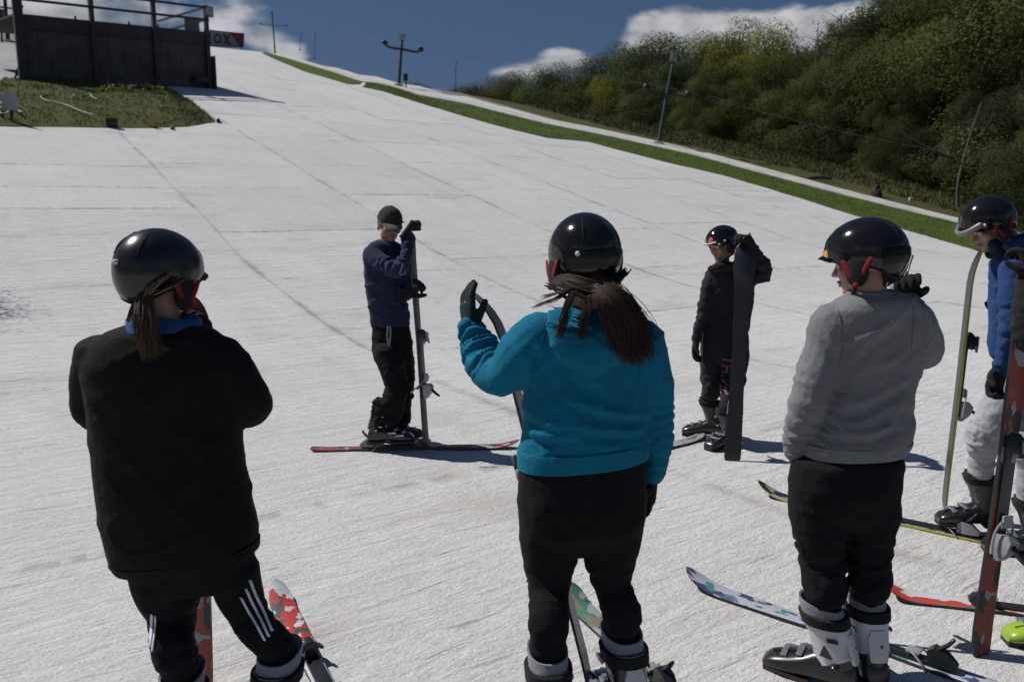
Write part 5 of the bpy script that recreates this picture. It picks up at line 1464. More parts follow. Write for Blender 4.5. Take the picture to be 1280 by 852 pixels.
# held ski (upright in front of her) and the ski on her right foot
ski('upright red and black ski seen between the legs of the black sweatshirt wearer', P(252, 876, 2.72), P(248, 368, 2.80), (-.15, -1, .02), top=G_REDBLK, side=REDSIDE, toecol=BINDR, group='skis held upright', bpos=.42, tipcurve=.03)
tp_ = hit(345, 742); tp_.z = 0
tl_ = tp_ + (hit(386, 822) - tp_).normalized() * 1.5
ski('white and red patterned ski on the right foot of the striped tracksuit wearer', tl_ + UP * .004, tp_ + UP * .004, UP, top=G_REDWHT, side=BLK_SIDE, group='skis worn flat on the slope', bcol=BIND, bpos=.46)

# ================================================================== woman in the teal top (centre)
p = Person('person in teal long sleeved top and black leggings, back turned, gloved hand on a ski', 2.52, P(735, 870, 2.5).xy.to_3d())
p.torso = [p.ring(*r) for r in ((716, 386, 756, 387, .9), (700, 396, 778, 398, .75), (676, 404, 800, 408, .62), (660, 418, 814, 424, .56), (654, 445, 820, 450, .56), (654, 485, 818, 485, .60), (652, 520, 815, 517, .64), (650, 550, 813, 540, .66), (648, 570, 811, 555, .66), (648, 581, 810, 565, .64), (652, 584, 806, 570, .60))]
p.hips = [p.ring(*r) for r in ((654, 556, 804, 548, .62), (648, 590, 809, 582, .66), (646, 625, 809, 618, .70), (649, 655, 806, 650, .70), (660, 685, 795, 680, .55))]
p.arms = [p.ch(((680, 420, 34, 0), (652, 447, 35, .0), (625, 470, 25, .03), (607, 454, 24, .10), (597, 430, 21, .16), (589, 410, 18, .19))),
          p.ch(((800, 425, 31, 0), (816, 470, 25, .0), (821, 520, 20.5, .02), (820, 560, 19, .05), (815, 592, 15, .07)))]
b1, s1 = bt(688, 895, 2.37, 0.0, .10); b2, s2 = bt(787, 880, 2.44, .03, .30)
p.legs = [p.ch(((688, 640, 41, 0), (688, 675, 39, 0), (687, 705, 33, .01), (686, 738, 25.5, -.02), (686, 774, 26.5, -.08))) + s1,
          p.ch(((766, 635, 42, 0), (765, 670, 38, 0), (763, 703, 31.5, .01), (766, 735, 23.8, .0), (777, 764, 25.2, -.03))) + s2]
hd = head_frame(p.W(731, 326, .03), (-.28, .95, -.12), -.04)
p.body(hd, 1.0, [(p.W(736, 410, 0), .055), (p.W(735, 380, .0), .052), (p.W(733, 335, .02), .056)], [(p.W(588, 408, .20), (-.12, .1, 1), .07), (p.W(815, 600, .08), (.02, .1, -1), .07)])
TCR = [([(814, 522), (782, 519), (747, 511), (708, 498)], .011, .016), ([(812, 540), (782, 541), (740, 536), (712, 528)], .010, .015), ([(815, 462), (803, 488), (790, 512), (784, 530)], .010, .018),
       ([(655, 452), (664, 474), (676, 500)], .010, .018), ([(690, 438), (722, 468), (764, 488)], .007, .020), ([(651, 545), (684, 548), (726, 541)], .009, .014), ([(653, 522), (690, 533), (720, 534)], .007, .014),
       ([(770, 450), (785, 480), (790, 500)], .006, .018), ([(664, 430), (680, 452), (690, 480)], .007, .016)]
aL = [tuple(q) for q, r in p.arms[0]]; aR = [tuple(q) for q, r in p.arms[1]]
def hood(bm):
    c = p.W(738, 408, -.10)
    rows = []
    for t, w_, dz, dy, hh in ((0, .135, .045, .045, .040), (.25, .142, .005, -.005, .050), (.5, .128, -.045, -.028, .048), (.75, .095, -.095, -.030, .036), (1, .045, -.135, -.018, .018)):
        rows.append(ellipse(c + Vector((.004, dy, dz)), Vector((w_, 0, 0)), Vector((0, hh, hh * .35)), 20, 2.0))
    add_rings(bm, rows)
p.top('top', TEALF, p.arms, hood, folds([(aL, .078, .0085, .50, 1.0), (aR, .07, .0055, .35, 1.0)], .0065, 5, wl=.036, creases=[([tuple(p.W(x, y, -.13)) for x, y in l_], a_, g_) for l_, a_, g_ in TCR]), voxel=.0075, smooth=4)
tp_o = p.root.children[-1]
for pl_ in ([(686, 402), (680, 420), (672, 442), (666, 462), (664, 480)], [(795, 412), (797, 432), (798, 455), (800, 480)]):
    q_ = decal_strip(p.root, tp_o, pl_, 1.3, TEALF, lift=.002)
    if q_: q_.name = 'seam'
bm = bmesh.new(); p.rings_bm(bm, [(c, a * 1.016, b * 1.03, n, q) for c, a, b, n, q in [p.ring(648, 560, 811, 546, .66), p.ring(647, 566, 811, 552, .67), p.ring(648, 583, 810, 567, .65)]]); obj('hem_band', bm, TEALF, p.root)
def glut(bm):
    for x in (691, 763): add_ball(bm, (0, 0, 0), .088, .075, .105, Matrix.Translation(p.W(x, 632, -.062)), 16, 10)
tr = p.trousers(BLACKT, folds([([tuple(q) for q, r in a], .09, .0035, .25, 1.0) for a in p.legs], .003, 6, wl=.06), voxel=.008, name='leggings', extra=glut)
for a in p.legs:
    bm = bmesh.new(); add_chain(bm, [(a[-3][0].lerp(a[-2][0], .70), a[-2][1] * 1.03), (a[-2][0] + UP * .012, .0625)], 18, 2); obj('legging_cuff', bm, BLACKT, p.root)
hm = helmet(hd, p.root, .98, GLOSS, rivet_phi=[(math.pi + .62, -.06)], panel=True, size=(.116, .138, .128))
bm = bmesh.new()
add_chain(bm, [(p.W(745, 350, -.085), .024), (p.W(762, 368, -.13), .029), (p.W(779, 390, -.155), .038), (p.W(790, 417, -.15), .034), (p.W(796, 440, -.145), .012)], 12, 4)
add_chain(bm, [(p.W(706, 346, -.03), .022), (p.W(728, 355, -.05), .030), (p.W(748, 355, -.06), .03), (p.W(764, 346, -.03), .022)], 12, 4)
strands(bm, [p.W(746, 352, -.11), p.W(762, 366, -.15), p.W(780, 388, -.165), p.W(793, 416, -.16), p.W(799, 450, -.15)], .028, .040, 900, .0013, 8, .35, .020, .05)
strands(bm, [p.W(742, 350, -.10), p.W(762, 374, -.165), p.W(775, 408, -.175), p.W(786, 444, -.165)], .028, .034, 560, .0013, 18, .35, .020, .05)
strands(bm, [p.W(700, 348, -.07), p.W(722, 355, -.10), p.W(748, 362, -.12)], .034, .034, 420, .0022, 9, .8, .006)
strands(bm, [p.W(770, 345, -.06), p.W(762, 355, -.10), p.W(752, 362, -.12)], .034, .034, 320, .0022, 19, .8, .006)
strands(bm, [p.W(718, 362, -.12), p.W(708, 385, -.15), p.W(703, 408, -.155), p.W(697, 424, -.155)], .014, .012, 60, .0015, 10, .3, .012)
strands(bm, [p.W(735, 366, -.13), p.W(732, 392, -.17), p.W(728, 412, -.17), p.W(731, 424, -.17)], .014, .012, 54, .0015, 11, .3, .012)
strands(bm, [p.W(712, 362, -.11), p.W(694, 374, -.12), p.W(680, 378, -.11), p.W(668, 384, -.10)], .014, .012, 40, .0014, 12, .3, .008)
strands(bm, [p.W(712, 360, -.11), p.W(698, 366, -.12), p.W(676, 372, -.10)], .012, .012, 34, .0013, 13, .3, .008)
obj('hair', bm, HAIR_B, p.root)
glove(p.root, p.W(588, 410, .20), (-.14, .08, 1), (.78, .5, 0), GLOVE_G, .98, .20, -1, together=True, cuff=.02)
glove(p.root, p.W(815, 598, .08), (.02, .1, -1), (-.9, .2, 0), GLOVE_B, .95, .35, -1)
boot_at(p.root, ST_BLACK, b1)
boot_at(p.root, ST_BLACK, b2, -1)
ski('upright ski with grey edge leaning from the dark green glove down behind the teal top', P(742, 862, 2.62), P(613, 350, 2.80), (-.97, .25, -.1), top=G_BLACK, side=BLK_SIDE, base=plain('grey_ski_base', (.20, .195, .19), .35), bcol=BINDG, group='skis held upright', tipcurve=.085, bpos=.44, waist=.062)
t0 = P(866, 856, 2.52); t0.z = .004; t1 = P(712, 712, 3.4); t1.z = .004
ski('green and brown patterned ski under the right boot of the teal top wearer', t0, t1, UP, top=G_GREEN, side=BLK_SIDE, group='skis worn flat on the slope', bcol=BIND, bpos=.38, brake='down')

# ================================================================== man in the grey sweatshirt (right)
p = Person('person in grey sweatshirt, black trousers and white ski boots, one hand in a pocket', 2.75, P(1060, 850, 2.72).xy.to_3d())
p.torso = [p.ring(*r) for r in ((1062, 366, 1122, 364, .85), (1046, 375, 1142, 372, .72), (1030, 386, 1154, 384, .62), (1026, 405, 1160, 402, .58), (1030, 440, 1157, 440, .60), (1032, 480, 1144, 478, .66), (1022, 515, 1138, 510, .68), (1010, 540, 1140, 535, .66), (1004, 556, 1136, 552, .66), (1003, 566, 1130, 562, .64), (1008, 570, 1124, 566, .58))]
p.hips = [p.ring(*r) for r in ((1016, 558, 1116, 555, .5), (990, 577, 1127, 572, .62), (988, 605, 1126, 602, .64), (990, 635, 1121, 632, .60), (1000, 655, 1112, 650, .5))]
p.arms = [p.ch(((1042, 402, 29, 0), (1031, 440, 27, .0), (1015, 488, 25, -.02), (1004, 525, 22, .0), (996, 552, 17, .03), (998, 570, 15, .05))),
          p.ch(((1140, 402, 28, .02), (1152, 428, 24, .10), (1154, 440, 20, .20), (1146, 410, 18, .34), (1136, 378, 16, .40)))]
b1, s1 = bt(1047, 850, 2.71, .0, 1.0); b2, s2 = bt(1087, 845, 2.74, .0, .05)
p.legs = [p.ch(((1020, 625, 34, 0), (1024, 660, 33, 0), (1027, 695, 29, .02), (1030, 722, 28, .0), (1031, 740, 27, -.01))) + s1,
          p.ch(((1088, 620, 36, 0), (1088, 655, 32, 0), (1087, 690, 27, .02), (1087, 712, 26, .01), (1087, 728, 26, .01))) + s2]
hd = head_frame(p.W(1082, 327, .03), (-.78, .58, -.22), .06)
p.body(hd, 1.0, [(p.W(1092, 390, 0), .056), (p.W(1088, 362, .0), .053), (p.W(1084, 335, .02), .054)], [(p.W(1132, 366, .42), (-.1, -.1, 1), .06), (p.W(1000, 580, .06), (.2, .1, -1), .06)])
face_bits(hd, p.root)
GCR = [([(1040, 408), (1051, 438), (1060, 462)], .013, .018), ([(1136, 398), (1092, 428), (1066, 462)], .009, .020), ([(1146, 474), (1104, 498), (1052, 518)], .010, .020), ([(1136, 530), (1090, 545), (1034, 548)], .010, .016),
       ([(1154, 430), (1126, 452), (1100, 462)], .009, .018), ([(1032, 500), (1052, 530), (1070, 548)], .008, .016), ([(1138, 505), (1120, 530), (1090, 552)], .008, .016)]
aL = [tuple(q) for q, r in p.arms[0]]; aR = [tuple(q) for q, r in p.arms[1]]
p.top('sweatshirt', GREYF, p.arms, None, folds([(aL, .075, .0065, .30, 1.0), (aR, .06, .005, .3, 1.0)], .007, 11, wl=.045, creases=[([tuple(p.W(x, y, -.14)) for x, y in l_], a_, g_) for l_, a_, g_ in GCR]), voxel=.0078, smooth=4)
for pl_ in ([(1046, 384), (1050, 400), (1054, 420), (1053, 440), (1049, 458)], [(1141, 382), (1143, 398), (1141, 418), (1139, 440)]): decal_strip(p.root, p.root.children[-1], pl_, 1.3, GREYF, lift=.002).name = 'seam'
for a in p.arms[:1]:
    bm = bmesh.new(); add_chain(bm, [(a[-3][0].lerp(a[-2][0], .75), a[-2][1] * 1.12), (a[-2][0].lerp(a[-1][0], .7), a[-1][1] * 1.1)], 16, 3); obj('cuff', bm, GREYF, p.root)
bm = bmesh.new(); p.rings_bm(bm, [(c, a * 1.012, b * 1.02, n, q) for c, a, b, n, q in [p.ring(1005, 552, 1137, 548, .66), p.ring(1004, 558, 1135, 554, .665), p.ring(1005, 569, 1128, 565, .62)]]); obj('hem_band', bm, GREYF, p.root)
bm = bmesh.new(); add_rings(bm, [ellipse(p.W(1090, 372, 0), Vector((.088, 0, .004)), Vector((0, .078, 0)), 24), ellipse(p.W(1090, 366, 0), Vector((.084, 0, .004)), Vector((0, .074, 0)), 24), ellipse(p.W(1089, 363, 0), Vector((.076, 0, .004)), Vector((0, .066, 0)), 24), ellipse(p.W(1089, 368, 0), Vector((.070, 0, .004)), Vector((0, .060, 0)), 24)]); obj('neckband', bm, GREYF, p.root)
tr = p.trousers(BLACKP, folds([([tuple(q) for q, r in a], .10, .007, .2, 1.0) for a in p.legs], .007, 12, wl=.085), voxel=.008)
hm = helmet(hd, p.root, 1.0, GLOSS, badge=(-.60, .10, .020, plain('orange_sticker', (.55, .26, .02), .4)), panel=True, size=(.114, .140, .125))
for nme, y0 in (('helmet_logo', 0),):
    pass
bm = bmesh.new(); strands(bm, [hd @ Vector((.0, -.085, -.02)), hd @ Vector((0, -.075, -.06)), hd @ Vector((0, -.06, -.085))], .05, .045, 160, .003, 21, .4, .003); obj('hair', bm, HAIR_D, p.root)
glove(p.root, p.W(1134, 374, .42), (-.25, -.3, .9), (-.3, -.9, -.2), GLOVE_B, 1.05, .75, 1, cuff=.03)
glove(p.root, p.W(1012, 588, .04), (.25, .1, -1), (.9, 0, 0), GLOVE_B, .8, .3, 1)
boot_at(p.root, ST_WHITE, b1)
boot_at(p.root, ST_WHITE, b2, -1)
ski('upright pale ski held in front of the grey sweatshirt, mostly hidden', P(1075, 800, 3.02), P(1124, 352, 3.2), (.3, 1, .1), top=G_GREEN, side=WHITE_SIDE, base=plain('pale_ski_base', (.34, .33, .30), .4), bcol=BINDG, group='skis held upright', tipcurve=.05)
t1 = P(857, 680, 3.55); t1.z = .004; t0 = t1 + (on_ground(*P(1150, 824, 2.86).xy) - t1).normalized() * 1.42; t0.z = .004
ski('white, blue and teal patterned ski lying flat behind the white boots', t0, t1, UP, top=G_BLUE, side=BLK_SIDE, group='skis worn flat on the slope', bcol=BIND, bpos=.36, tipcurve=.07, toecol=BINDR, brake='down')

# ================================================================== person in royal blue (right edge)
p = Person('person in royal blue hooded top and pale grey joggers, looking down at an upright ski', 4.1, P(1240, 650, 4.1).xy.to_3d())
p.torso = [p.ring(*r) for r in ((1256, 300, 1292, 300, .8), (1250, 310, 1304, 310, .8), (1243, 324, 1318, 324, .75), (1240, 345, 1320, 345, .72), (1239, 375, 1318, 375, .72), (1239, 405, 1316, 405, .74), (1238, 430, 1316, 430, .76), (1242, 446, 1314, 446, .74), (1248, 452, 1308, 452, .66))]
p.hips = [p.ring(*r) for r in ((1250, 440, 1316, 440, .7), (1244, 465, 1318, 465, .72), (1242, 490, 1318, 490, .7), (1256, 510, 1310, 510, .6))]
p.arms = [p.ch(((1262, 335, 15, -.14), (1264, 372, 13.5, -.20), (1262, 410, 12, -.22), (1254, 445, 9.5, -.20), (1250, 462, 8.5, -.18))),
          p.ch(((1256, 340, 14, .14), (1240, 385, 12, .2), (1232, 405, 11, .18), (1222, 380, 9, .1), (1219, 362, 8, .05)))]
p.arms = p.arms[:1] + [p.ch(((1284, 335, 14, .16), (1270, 380, 12, .22), (1258, 408, 10.5, .22), (1252, 395, 9, .20)))]
b1, s1 = bt(1235, 662, 4.10, .05, 1.45); b2, s2 = bt(1302, 675, 3.84, .0, 1.35)
p.legs = [p.ch(((1262, 485, 22, -.05), (1245, 515, 21, -.06), (1229, 543, 20, -.06), (1227, 568, 16, -.02), (1226, 588, 14, -.01))) + s1,
          p.ch(((1296, 485, 22, -.12), (1290, 525, 21, -.22), (1284, 550, 19, -.28), (1288, 580, 16, -.26))) + s2]
hd = head_frame(p.W(1237, 281, 0), (-.86, -.06, -.52), .05)
p.body(hd, 1.02, [(p.W(1278, 330, 0), .060), (p.W(1264, 306, .0), .055), (p.W(1250, 288, .0), .056)], [(p.W(1249, 466, -.18), (-.2, 0, -1), .06), (p.W(1252, 392, .20), (-.3, 0, 1), .06)])
face_bits(hd, p.root, 1.02)
def hood(bm):
    add_chain(bm, [(p.W(1262, 308, -.10), .040), (p.W(1284, 304, -.08), .062), (p.W(1300, 306, .0), .075), (p.W(1284, 302, .10), .060), (p.W(1260, 306, .12), .040)], 14, 4)
p.top('hooded_top', ROYALF, p.arms, hood, folds([([tuple(q) for q, r in p.arms[0]], .075, .006, .3, 1.0)], .011, 21, wl=.06), voxel=.0095)
bm = bmesh.new(); add_chain(bm, [(p.W(1242, 304, -.05), .030), (p.W(1246, 314, -.02), .035), (p.W(1250, 326, 0), .030)], 10, 3); obj('neck_warmer', bm, NAVYF, p.root)
bm = bmesh.new(); p.rings_bm(bm, [(c, a * 1.01, b * 1.01, n, q) for c, a, b, n, q in [p.ring(1241, 444, 1315, 444, .74), p.ring(1247, 454, 1310, 454, .68)]]); obj('hem_band', bm, NAVYF, p.root)
p.trousers(LGREY, folds([([tuple(q) for q, r in a], .09, .0085, .2, 1.0) for a in p.legs], .010, 22, wl=.07), name='joggers', voxel=.009)
hm = helmet(hd, p.root, 1.02, GLOSS, rivet_phi=[(-.95, .10), (-.55, -.02)], panel=False, size=(.112, .132, .120))
bm = bmesh.new(); gl = [hd @ Matrix.Scale(1.02, 4) @ Vector((x, y_, z)) for x, y_, z in ((-.085, .088, .05), (-.05, .130, .04), (0, .145, .036), (.05, .130, .04), (.085, .088, .05))]
add_chain(bm, [(q, .015) for q in gl], 10, 4, flat=((hd.to_3x3() @ Vector((0, 1, 0))), .6)); obj('goggles', bm, plain('goggle_pale', (.17, .16, .155), .35), p.root)
glove(p.root, p.W(1249, 464, -.18), (-.30, -.1, -1), (.2, -.9, 0), GLOVE_B, 1.15, .7, 1, cuff=.03)
glove(p.root, p.W(1252, 393, .20), (-.5, 0, .8), (-.5, -.6, 0), GLOVE_B, 1.0, .7, 1)
boot_at(p.root, ST_CHAR, b1)
boot_at(p.root, ST_CHAR, b2)
ski('upright ski with yellow sidewall standing left of the royal blue top', P(1178, 637, 4.36), P(1217, 305, 4.35), (1, -.25, .12), top=G_BLACK, side=YEL_SIDE, bcol=BINDG, group='skis held upright', tipcurve=.05, bpos=.52, waist=.062)
t1 = P(944, 616, 4.74); t1.z = .004; t0 = P(1300, 712, 3.86); t0.z = .004
ski('long black ski with yellow sidewall worn by the person in royal blue', t0, t1, UP, top=G_YEL, side=YEL_SIDE, group='skis worn flat on the slope', bcol=BINDG, bpos=.36, tipcurve=.08, brake='down')

# ================================================================== person in black at the very edge
p = Person('person in black jacket at the right edge holding a scuffed red ski', 3.05, P(1370, 850, 2.95).xy.to_3d())
p.torso = [p.ring(*r) for r in ((1362, 320, 1402, 320, .9), (1340, 335, 1425, 335, .7), (1326, 355, 1440, 355, .62), (1324, 400, 1440, 400, .62), (1330, 450, 1436, 450, .64), (1326, 520, 1440, 520, .66), (1326, 545, 1440, 545, .64))]
p.hips = [p.ring(*r) for r in ((1332, 520, 1434, 520, .6), (1330, 570, 1436, 570, .64), (1340, 610, 1426, 610, .55))]
p.arms = [p.ch(((1345, 360, 24, 0), (1318, 400, 22, -.05), (1290, 424, 20, -.08), (1281, 400, 17, -.06), (1285, 362, 15, -.02), (1287, 345, 14, .0))),
          p.ch(((1425, 360, 24, 0), (1440, 430, 21, .02), (1436, 490, 18, .08), (1430, 540, 15, .12)))]
b1, s1 = bt(1340, 832, 2.98, .0, 1.45); b2, s2 = bt(1418, 800, 3.15, .03, 1.4)
p.legs = [p.ch(((1358, 590, 30, 0), (1352, 650, 27, .0), (1340, 700, 24, .02))) + s1, p.ch(((1410, 590, 30, 0), (1414, 650, 27, .05), (1412, 700, 24, .1))) + s2]
hd = head_frame(p.W(1382, 275, 0), (-.9, .3, -.2), 0)
p.body(hd, 1.0, [(p.W(1382, 345, 0), .056), (p.W(1382, 310, 0), .054), (p.W(1382, 285, 0), .055)], [(p.W(1286, 350, .0), (0, 0, 1), .06), (p.W(1430, 548, .12), (0, 0, -1), .06)])
p.top('jacket', JACKB, p.arms, None, folds([([tuple(q) for q, r in p.arms[0]], .075, .005, .3, 1.0)], .009, 31, wl=.05), voxel=.01)
p.trousers(BLACKP, folds([], .006, 32), voxel=.01)
helmet(hd, p.root, 1.0, GLOSS)
glove(p.root, p.W(1287, 348, .0), (-.1, .1, 1), (-.6, .6, 0), GLOVE_B, 1.0, .7, 1)
glove(p.root, p.W(1430, 544, .12), (0, 0, -1), (-1, 0, 0), GLOVE_B, 1.0, .4, -1)
boot_at(p.root, ST_LIME, b1)
boot_at(p.root, ST_LIME, b2)
ski('scuffed upright red and black ski held at the right edge before the royal blue top', P(1222, 820, 2.93), P(1290, 322, 3.05), (.35, -.93, .05), top=G_REDBLK, side=BLK_SIDE, base=SKIBASE, bcol=BINDG, group='skis held upright', tipcurve=.06, bpos=.42, waist=.078)
t1 = P(1106, 714, 3.42); t1.z = .004; t0 = P(1420, 806, 3.12); t0.z = .004
ski('red and white ski lying flat, its tip behind the white boots', t0, t1, UP, top=G_REDWHT2, side=BLK_SIDE, group='skis worn flat on the slope', bcol=BINDG, bpos=.40, tipcurve=.05, brake='down', waist=.086)

# ================================================================== instructor (left of centre, facing us)
p = Person('person in navy sweatshirt and dark cap leaning on an upright ski', 5.75, P(495, 555, 5.75).xy.to_3d())
p.torso = [p.ring(*r) for r in ((474, 300, 495, 301, 1.0), (464, 304, 502, 306, .8), (457, 311, 506, 313, .68), (454, 324, 508, 325, .62), (455, 345, 508, 345, .62), (458, 370, 509, 370, .64), (461, 390, 511, 390, .66), (463, 404, 513, 404, .66), (465, 409, 511, 409, .6))]
p.hips = [p.ring(*r) for r in ((466, 402, 511, 402, .62), (464, 420, 514, 420, .66), (466, 440, 516, 440, .66), (470, 455, 516, 455, .6))]
p.arms = [p.ch(((464, 318, 11.5, -.05), (480, 330, 10.5, -.16), (499, 335, 10, -.24), (508, 318, 8.5, -.20), (511, 296, 7, -.12))),
          p.ch(((502, 320, 11, .08), (510, 345, 9, .06), (512, 366, 8, -.02), (517, 368, 7.5, -.10), (521, 362, 6.5, -.12)))]
p.arms[1] = p.ch(((501, 320, 11, .08), (506, 345, 9.5, .06), (507, 366, 8.5, -.02), (510, 366, 7.5, -.10), (512, 364, 6.5, -.14)))
b1, s1 = bt(472, 560, 5.64, .05, -1.50); b2, s2 = bt(488, 555, 5.86, .0, -1.35)
p.legs = [p.ch(((484, 440, 18, -.06), (492, 465, 16.5, -.10), (496, 485, 14.5, -.12), (490, 505, 14.5, -.12), (485, 525, 15, -.11)))+ [(q, r * k_) for (q, r), k_ in zip(s1, (1.58, 1.70))] + [(s1[1][0] - UP * .09, .088)],
          p.ch(((500, 440, 17, .08), (504, 465, 15, .06), (504, 488, 13, .04), (501, 510, 13, .08), (498, 526, 13.5, .10))) + [(q, r * k_) for (q, r), k_ in zip(s2, (1.5, 1.6))] + [(s2[1][0] - UP * .09, .082)]]
hd = head_frame(p.W(487, 280, -.01), (.45, -.85, -.30), -.06)
p.body(hd, 1.0, [(p.W(484, 315, 0), .056), (p.W(485, 298, .0), .054), (p.W(487, 284, .0), .056)], [(p.W(509, 291, -.13), (.45, .05, .75), .06), (p.W(510, 365, -.15), (.62, -.12, .62), .06)], m=SKIN_SHADED)
face_bits(hd, p.root)
p.top('sweatshirt', NAVYF, p.arms, None, folds([([tuple(q) for q, r in p.arms[0]], .075, .007, .15, 1.0), ([tuple(q) for q, r in p.arms[1]], .06, .006, .3, 1.0)], .011, 41, wl=.06), voxel=.0095)
bm = bmesh.new(); add_chain(bm, [(p.W(500, 342, -.30), .008), (p.W(504, 330, -.30), .008), (p.W(507, 341, -.29), .008), (p.W(501, 343, -.30), .008)], 6, 1); obj('sleeve_print', bm, plain('slate_print', (.10, .11, .16), .7), p.root)
p.trousers(BLACKP, folds([([tuple(q) for q, r in a], .10, .008, .2, 1.0) for a in p.legs], .009, 42, wl=.09), voxel=.0095)
bm = bmesh.new(); add_chain(bm, [(p.W(485, 408, -.22), .006), (p.W(484, 420, -.23), .006), (p.W(486, 432, -.23), .006), (p.W(488, 420, -.23), .006), (p.W(488, 409, -.22), .006)], 6, 3); obj('drawcord', bm, LACE, p.root)
# cap
def cap(Mx, root):
    S = Mx @ Matrix.Translation((0, -.006, .030))
    bm = bmesh.new(); rows = []
    for j in range(9):
        b = 1.5 - (1.5 + .06) * j / 8
        rows.append([S @ Vector((.088 * math.cos(b) * math.sin(f), .106 * math.cos(b) * math.cos(f), .098 * math.sin(b))) for f in [2 * math.pi * i / 28 for i in range(28)]])
    rows.append([S @ Vector((.083 * math.sin(f), .100 * math.cos(f), -.004)) for f in [2 * math.pi * i / 28 for i in range(28)]])
    add_rings(bm, rows); c = obj('cap', bm, CAPM, root, angle=80)
    bm = bmesh.new(); rows = []
    for t, z in ((0, .004), (.35, .006), (.7, -.002), (1.0, -.016)):
        rows.append([S @ Vector((.082 * math.sin(f) * (1 - .08 * t), .098 * math.cos(f) + .068 * t * max(0, math.cos(f)) ** .6, z - .018 * abs(math.sin(f)) ** 2)) for f in [-1.25 + 2.5 * i / 16 for i in range(17)]])
    add_rings(bm, rows, cap=False, closed=False); bmesh.ops.solidify(bm, geom=bm.faces[:], thickness=.004)
    v = obj('peak', bm, VISOR, c); fix_sub(v, root['_o'])
    bm = bmesh.new(); add_ball(bm, (0, 0, .099), .010, .010, .006, S, 8, 6); v = obj('button', bm, CAPM, c); fix_sub(v, root['_o'])
    for k in range(6):
        f = k * math.pi / 3 + .52; bm = bmesh.new(); add_chain(bm, [(S @ Vector((.0885 * math.cos(b) * math.sin(f), .1065 * math.cos(b) * math.cos(f), .0985 * math.sin(b))), .0015) for b in (1.4, .9, .45, .0)], 5, 3); v = obj('seam', bm, CAPM, c); fix_sub(v, root['_o'])
    bm = bmesh.new(); add_chain(bm, [(S @ Vector((-.082, -.03, -.010)), .006), (S @ Vector((-.105, -.05, -.022)), .007), (S @ Vector((-.128, -.055, -.032)), .006)], 6, 3); v = obj('cap_strap', bm, CAPM, c); fix_sub(v, root['_o'])
cap(hd, p.root)
bm = bmesh.new(); strands(bm, [hd @ Vector((-.0, -.09, .02)), hd @ Vector((0, -.092, -.02)), hd @ Vector((0, -.082, -.055))], .06, .055, 120, .003, 51, .5, .002); obj('hair', bm, HAIR_D, p.root)
glove(p.root, p.W(508, 291, -.13), (.45, .05, .75), (.75, .1, -.6), GLOVE_B, 1.1, 1.1, 1, cuff=.02)
glove(p.root, p.W(509, 366, -.15), (.62, -.12, .62), (.5, .8, -.3), GLOVE_B, 1.2, 1.15, -1, cuff=.02)
boot_at(p.root, ST_CHAR, b1)
boot_at(p.root, ST_CHAR, b2, -1)
ski('grey edged upright ski in both hands of the capped person', P(532, 557, 5.62), P(513, 292, 5.62), (.9, -.35, .05), top=G_BLACK, side=BLK_SIDE, bcol=BINDG, group='skis held upright', tipcurve=.02, bpos=.40, waist=.06, brake='down')
t0 = P(389, 565, 5.62); t0.z = .004; t1 = P(650, 560, 5.70); t1.z = .004
ski('red and grey ski flat under the boots of the capped person', t0, t1, UP, top=G_REDBLK, side=BLK_SIDE, group='skis worn flat on the slope', bcol=BINDG, bpos=.40, tipcurve=.05, brake='down')

# ================================================================== boy with the black ski
p = Person('young person in charcoal jacket and black helmet behind a wide upright black ski', 5.95, P(895, 547, 5.95).xy.to_3d())
p.torso = [p.ring(*r) for r in ((894, 330, 916, 329, .95), (886, 335, 928, 334, .8), (881, 342, 940, 341, .68), (880, 356, 944, 354, .62), (881, 378, 942, 376, .62), (879, 398, 938, 398, .64), (877, 410, 936, 410, .64), (879, 414, 934, 414, .58))]
p.hips = [p.ring(*r) for r in ((878, 406, 934, 406, .62), (876, 425, 936, 425, .64), (876, 445, 936, 445, .62), (882, 458, 930, 458, .55))]
p.arms = [p.ch(((888, 350, 9.5, -.02), (883, 372, 8.5, -.04), (878, 395, 8, -.05), (873, 415, 6.5, -.06), (871, 424, 6, -.06))),
          p.ch(((936, 346, 11, .0), (952, 345, 9.5, -.04), (957, 339, 8.5, -.08), (948, 322, 8, -.16), (942, 311, 7, -.20)))]
b1, s1 = bt(896, 549, 5.98, .0, 1.35); b2, s2 = bt(914, 560, 5.76, .0, 2.2)
p.legs = [p.ch(((890, 445, 15, 0), (890, 470, 14, .0), (890, 488, 13, .0))) + s1, p.ch(((920, 445, 16, -.04), (917, 470, 15, -.08), (914, 490, 14, -.15))) + s2]
hd = head_frame(p.W(903, 305, 0), (-.86, -.42, -.26), .04)
p.body(hd, .93, [(p.W(905, 345, 0), .050), (p.W(904, 328, .0), .047), (p.W(903, 312, .0), .050)], [(p.W(870, 428, -.06), (-.1, 0, -1), .05), (p.W(940, 306, -.21), (-.3, 0, 1), .05)])
face_bits(hd, p.root, .93)
jk = p.top('jacket', BOYJ, p.arms, lambda bm: add_chain(bm, [(p.W(888, 336, -.06), .030), (p.W(900, 333, -.11), .034), (p.W(916, 332, -.07), .036), (p.W(920, 331, .04), .04)], 10, 4), folds([([tuple(q) for q, r in p.arms[0]], .06, .006, .2, 1.0), ([tuple(q) for q, r in p.arms[1]], .06, .006, .2, 1.0)], .012, 61, wl=.055), voxel=.0095)
tr = p.trousers(fabric('charcoal_ski_trousers', (.017, .015, .018), bump=.0018), folds([([tuple(q) for q, r in a], .09, .007, .2, 1.0) for a in p.legs], .008, 62, wl=.08), voxel=.0095)
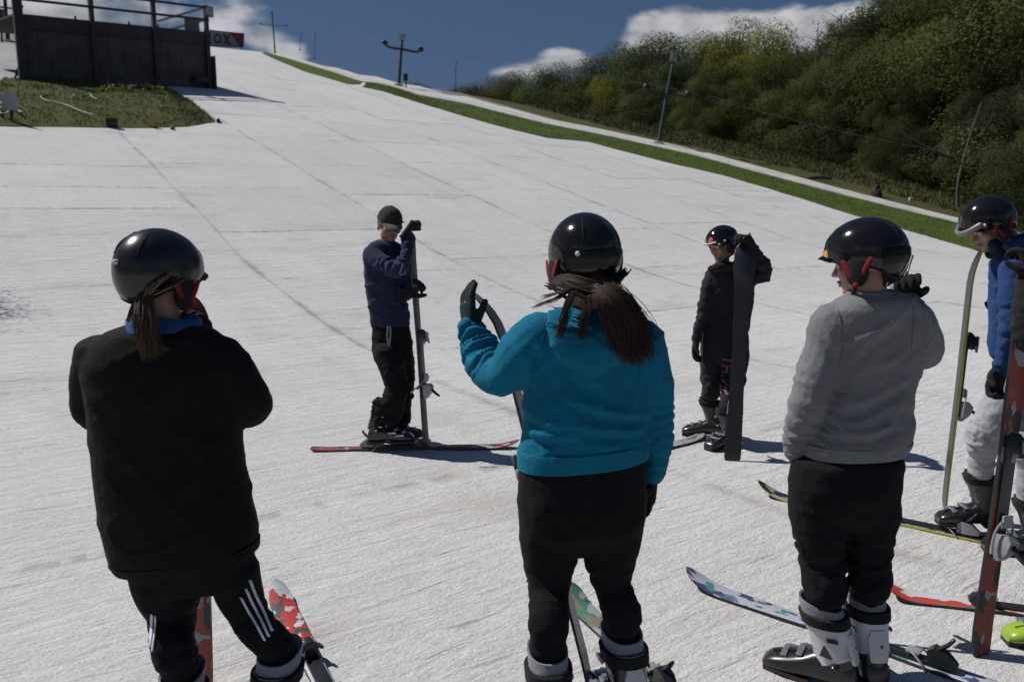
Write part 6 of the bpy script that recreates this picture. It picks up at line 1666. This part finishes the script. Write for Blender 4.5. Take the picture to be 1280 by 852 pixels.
hm = helmet(hd, p.root, .93, GLOSS, badge=(-.22, .30, .026, plain('red_white_sticker', (.55, .10, .07), .4)), rivet_phi=[(-1.15, .12), (-.78, -.02)], strap_col=fabric('dark_red_strap', (.12, .02, .02)), size=(.112, .138, .122))
bm = bmesh.new(); gl = [hd @ Matrix.Scale(.93, 4) @ Vector((x, y_, z)) for x, y_, z in ((-.07, .115, .050), (-.04, .140, .045), (0, .150, .042), (.04, .140, .045), (.07, .115, .050))]
add_chain(bm, [(q, .007) for q in gl], 8, 4); obj('brim_edge', bm, RIVET, p.root)
# lettering down the trouser leg
bv = bvh_of(tr); fnt = bpy.data.curves.new('lettering', 'FONT'); fnt.body = 'SNIHT'; fnt.size = 1.0; fnt.extrude = 0.02; fnt.resolution_u = 3
fo = bpy.data.objects.new('tmp', fnt); COL.objects.link(fo); lm = bpy.data.meshes.new_from_object(fo.evaluated_get(bpy.context.evaluated_depsgraph_get())); bpy.data.objects.remove(fo)
xs = [v.co.x for v in lm.vertices]; x0, x1 = min(xs), max(xs)
for v in lm.vertices:
    t = (v.co.x - x0) / (x1 - x0); q = v.co.y / .72
    d = ray(900 + 3 * t + 14 * q, 492 - 48 * t + 2 * q).normalized(); h = bv.ray_cast(Vector((0, 0, CAM_H)), d)
    c = h[0] if h[0] is not None else p.W(900 + 14 * q, 492 - 48 * t, -.16)
    v.co = c - d * (.004 + .05 * v.co.z) - Vector(p.root['_o'])
link('lettering', lm, PINKPRINT, p.root)
glove(p.root, p.W(870.5, 425, -.06), (-.1, 0, -1), (.6, -.4, 0), GLOVE_B, 1.05, .35, 1, cuff=.02)
glove(p.root, p.W(941, 309, -.22), (-.55, -.15, .8), (-.6, -.2, -.7), GLOVE_B, 1.15, .75, -1, cuff=.02)
boot_at(p.root, ST_CHAR, b1)
boot_at(p.root, ST_CHAR, b2)
ski('wide upright black ski standing base towards us before the charcoal jacket', P(915, 580, 5.36), P(933, 298, 5.72), (.25, .95, .15), top=G_BLACK, side=BLK_SIDE, base=SKIBASE, bcol=BINDR, group='skis held upright', tipcurve=.02, bpos=.36, waist=.086, tipw=1.22)
t1 = P(880, 548, 5.95); t1.z = .004; t0 = P(690, 592, 5.05); t0.z = .004
ski('pale grey ski lying flat between the teal top and the charcoal jacket', t0, t1, UP, top=graphic('grey_topsheet', [(0, (.26, .27, .27)), (.5, (.10, .12, .12)), (.75, (.36, .36, .35))], (8, 5), 12), side=GREY_SIDE, group='skis worn flat on the slope', bcol=BIND, bpos=.45, tipcurve=.03)
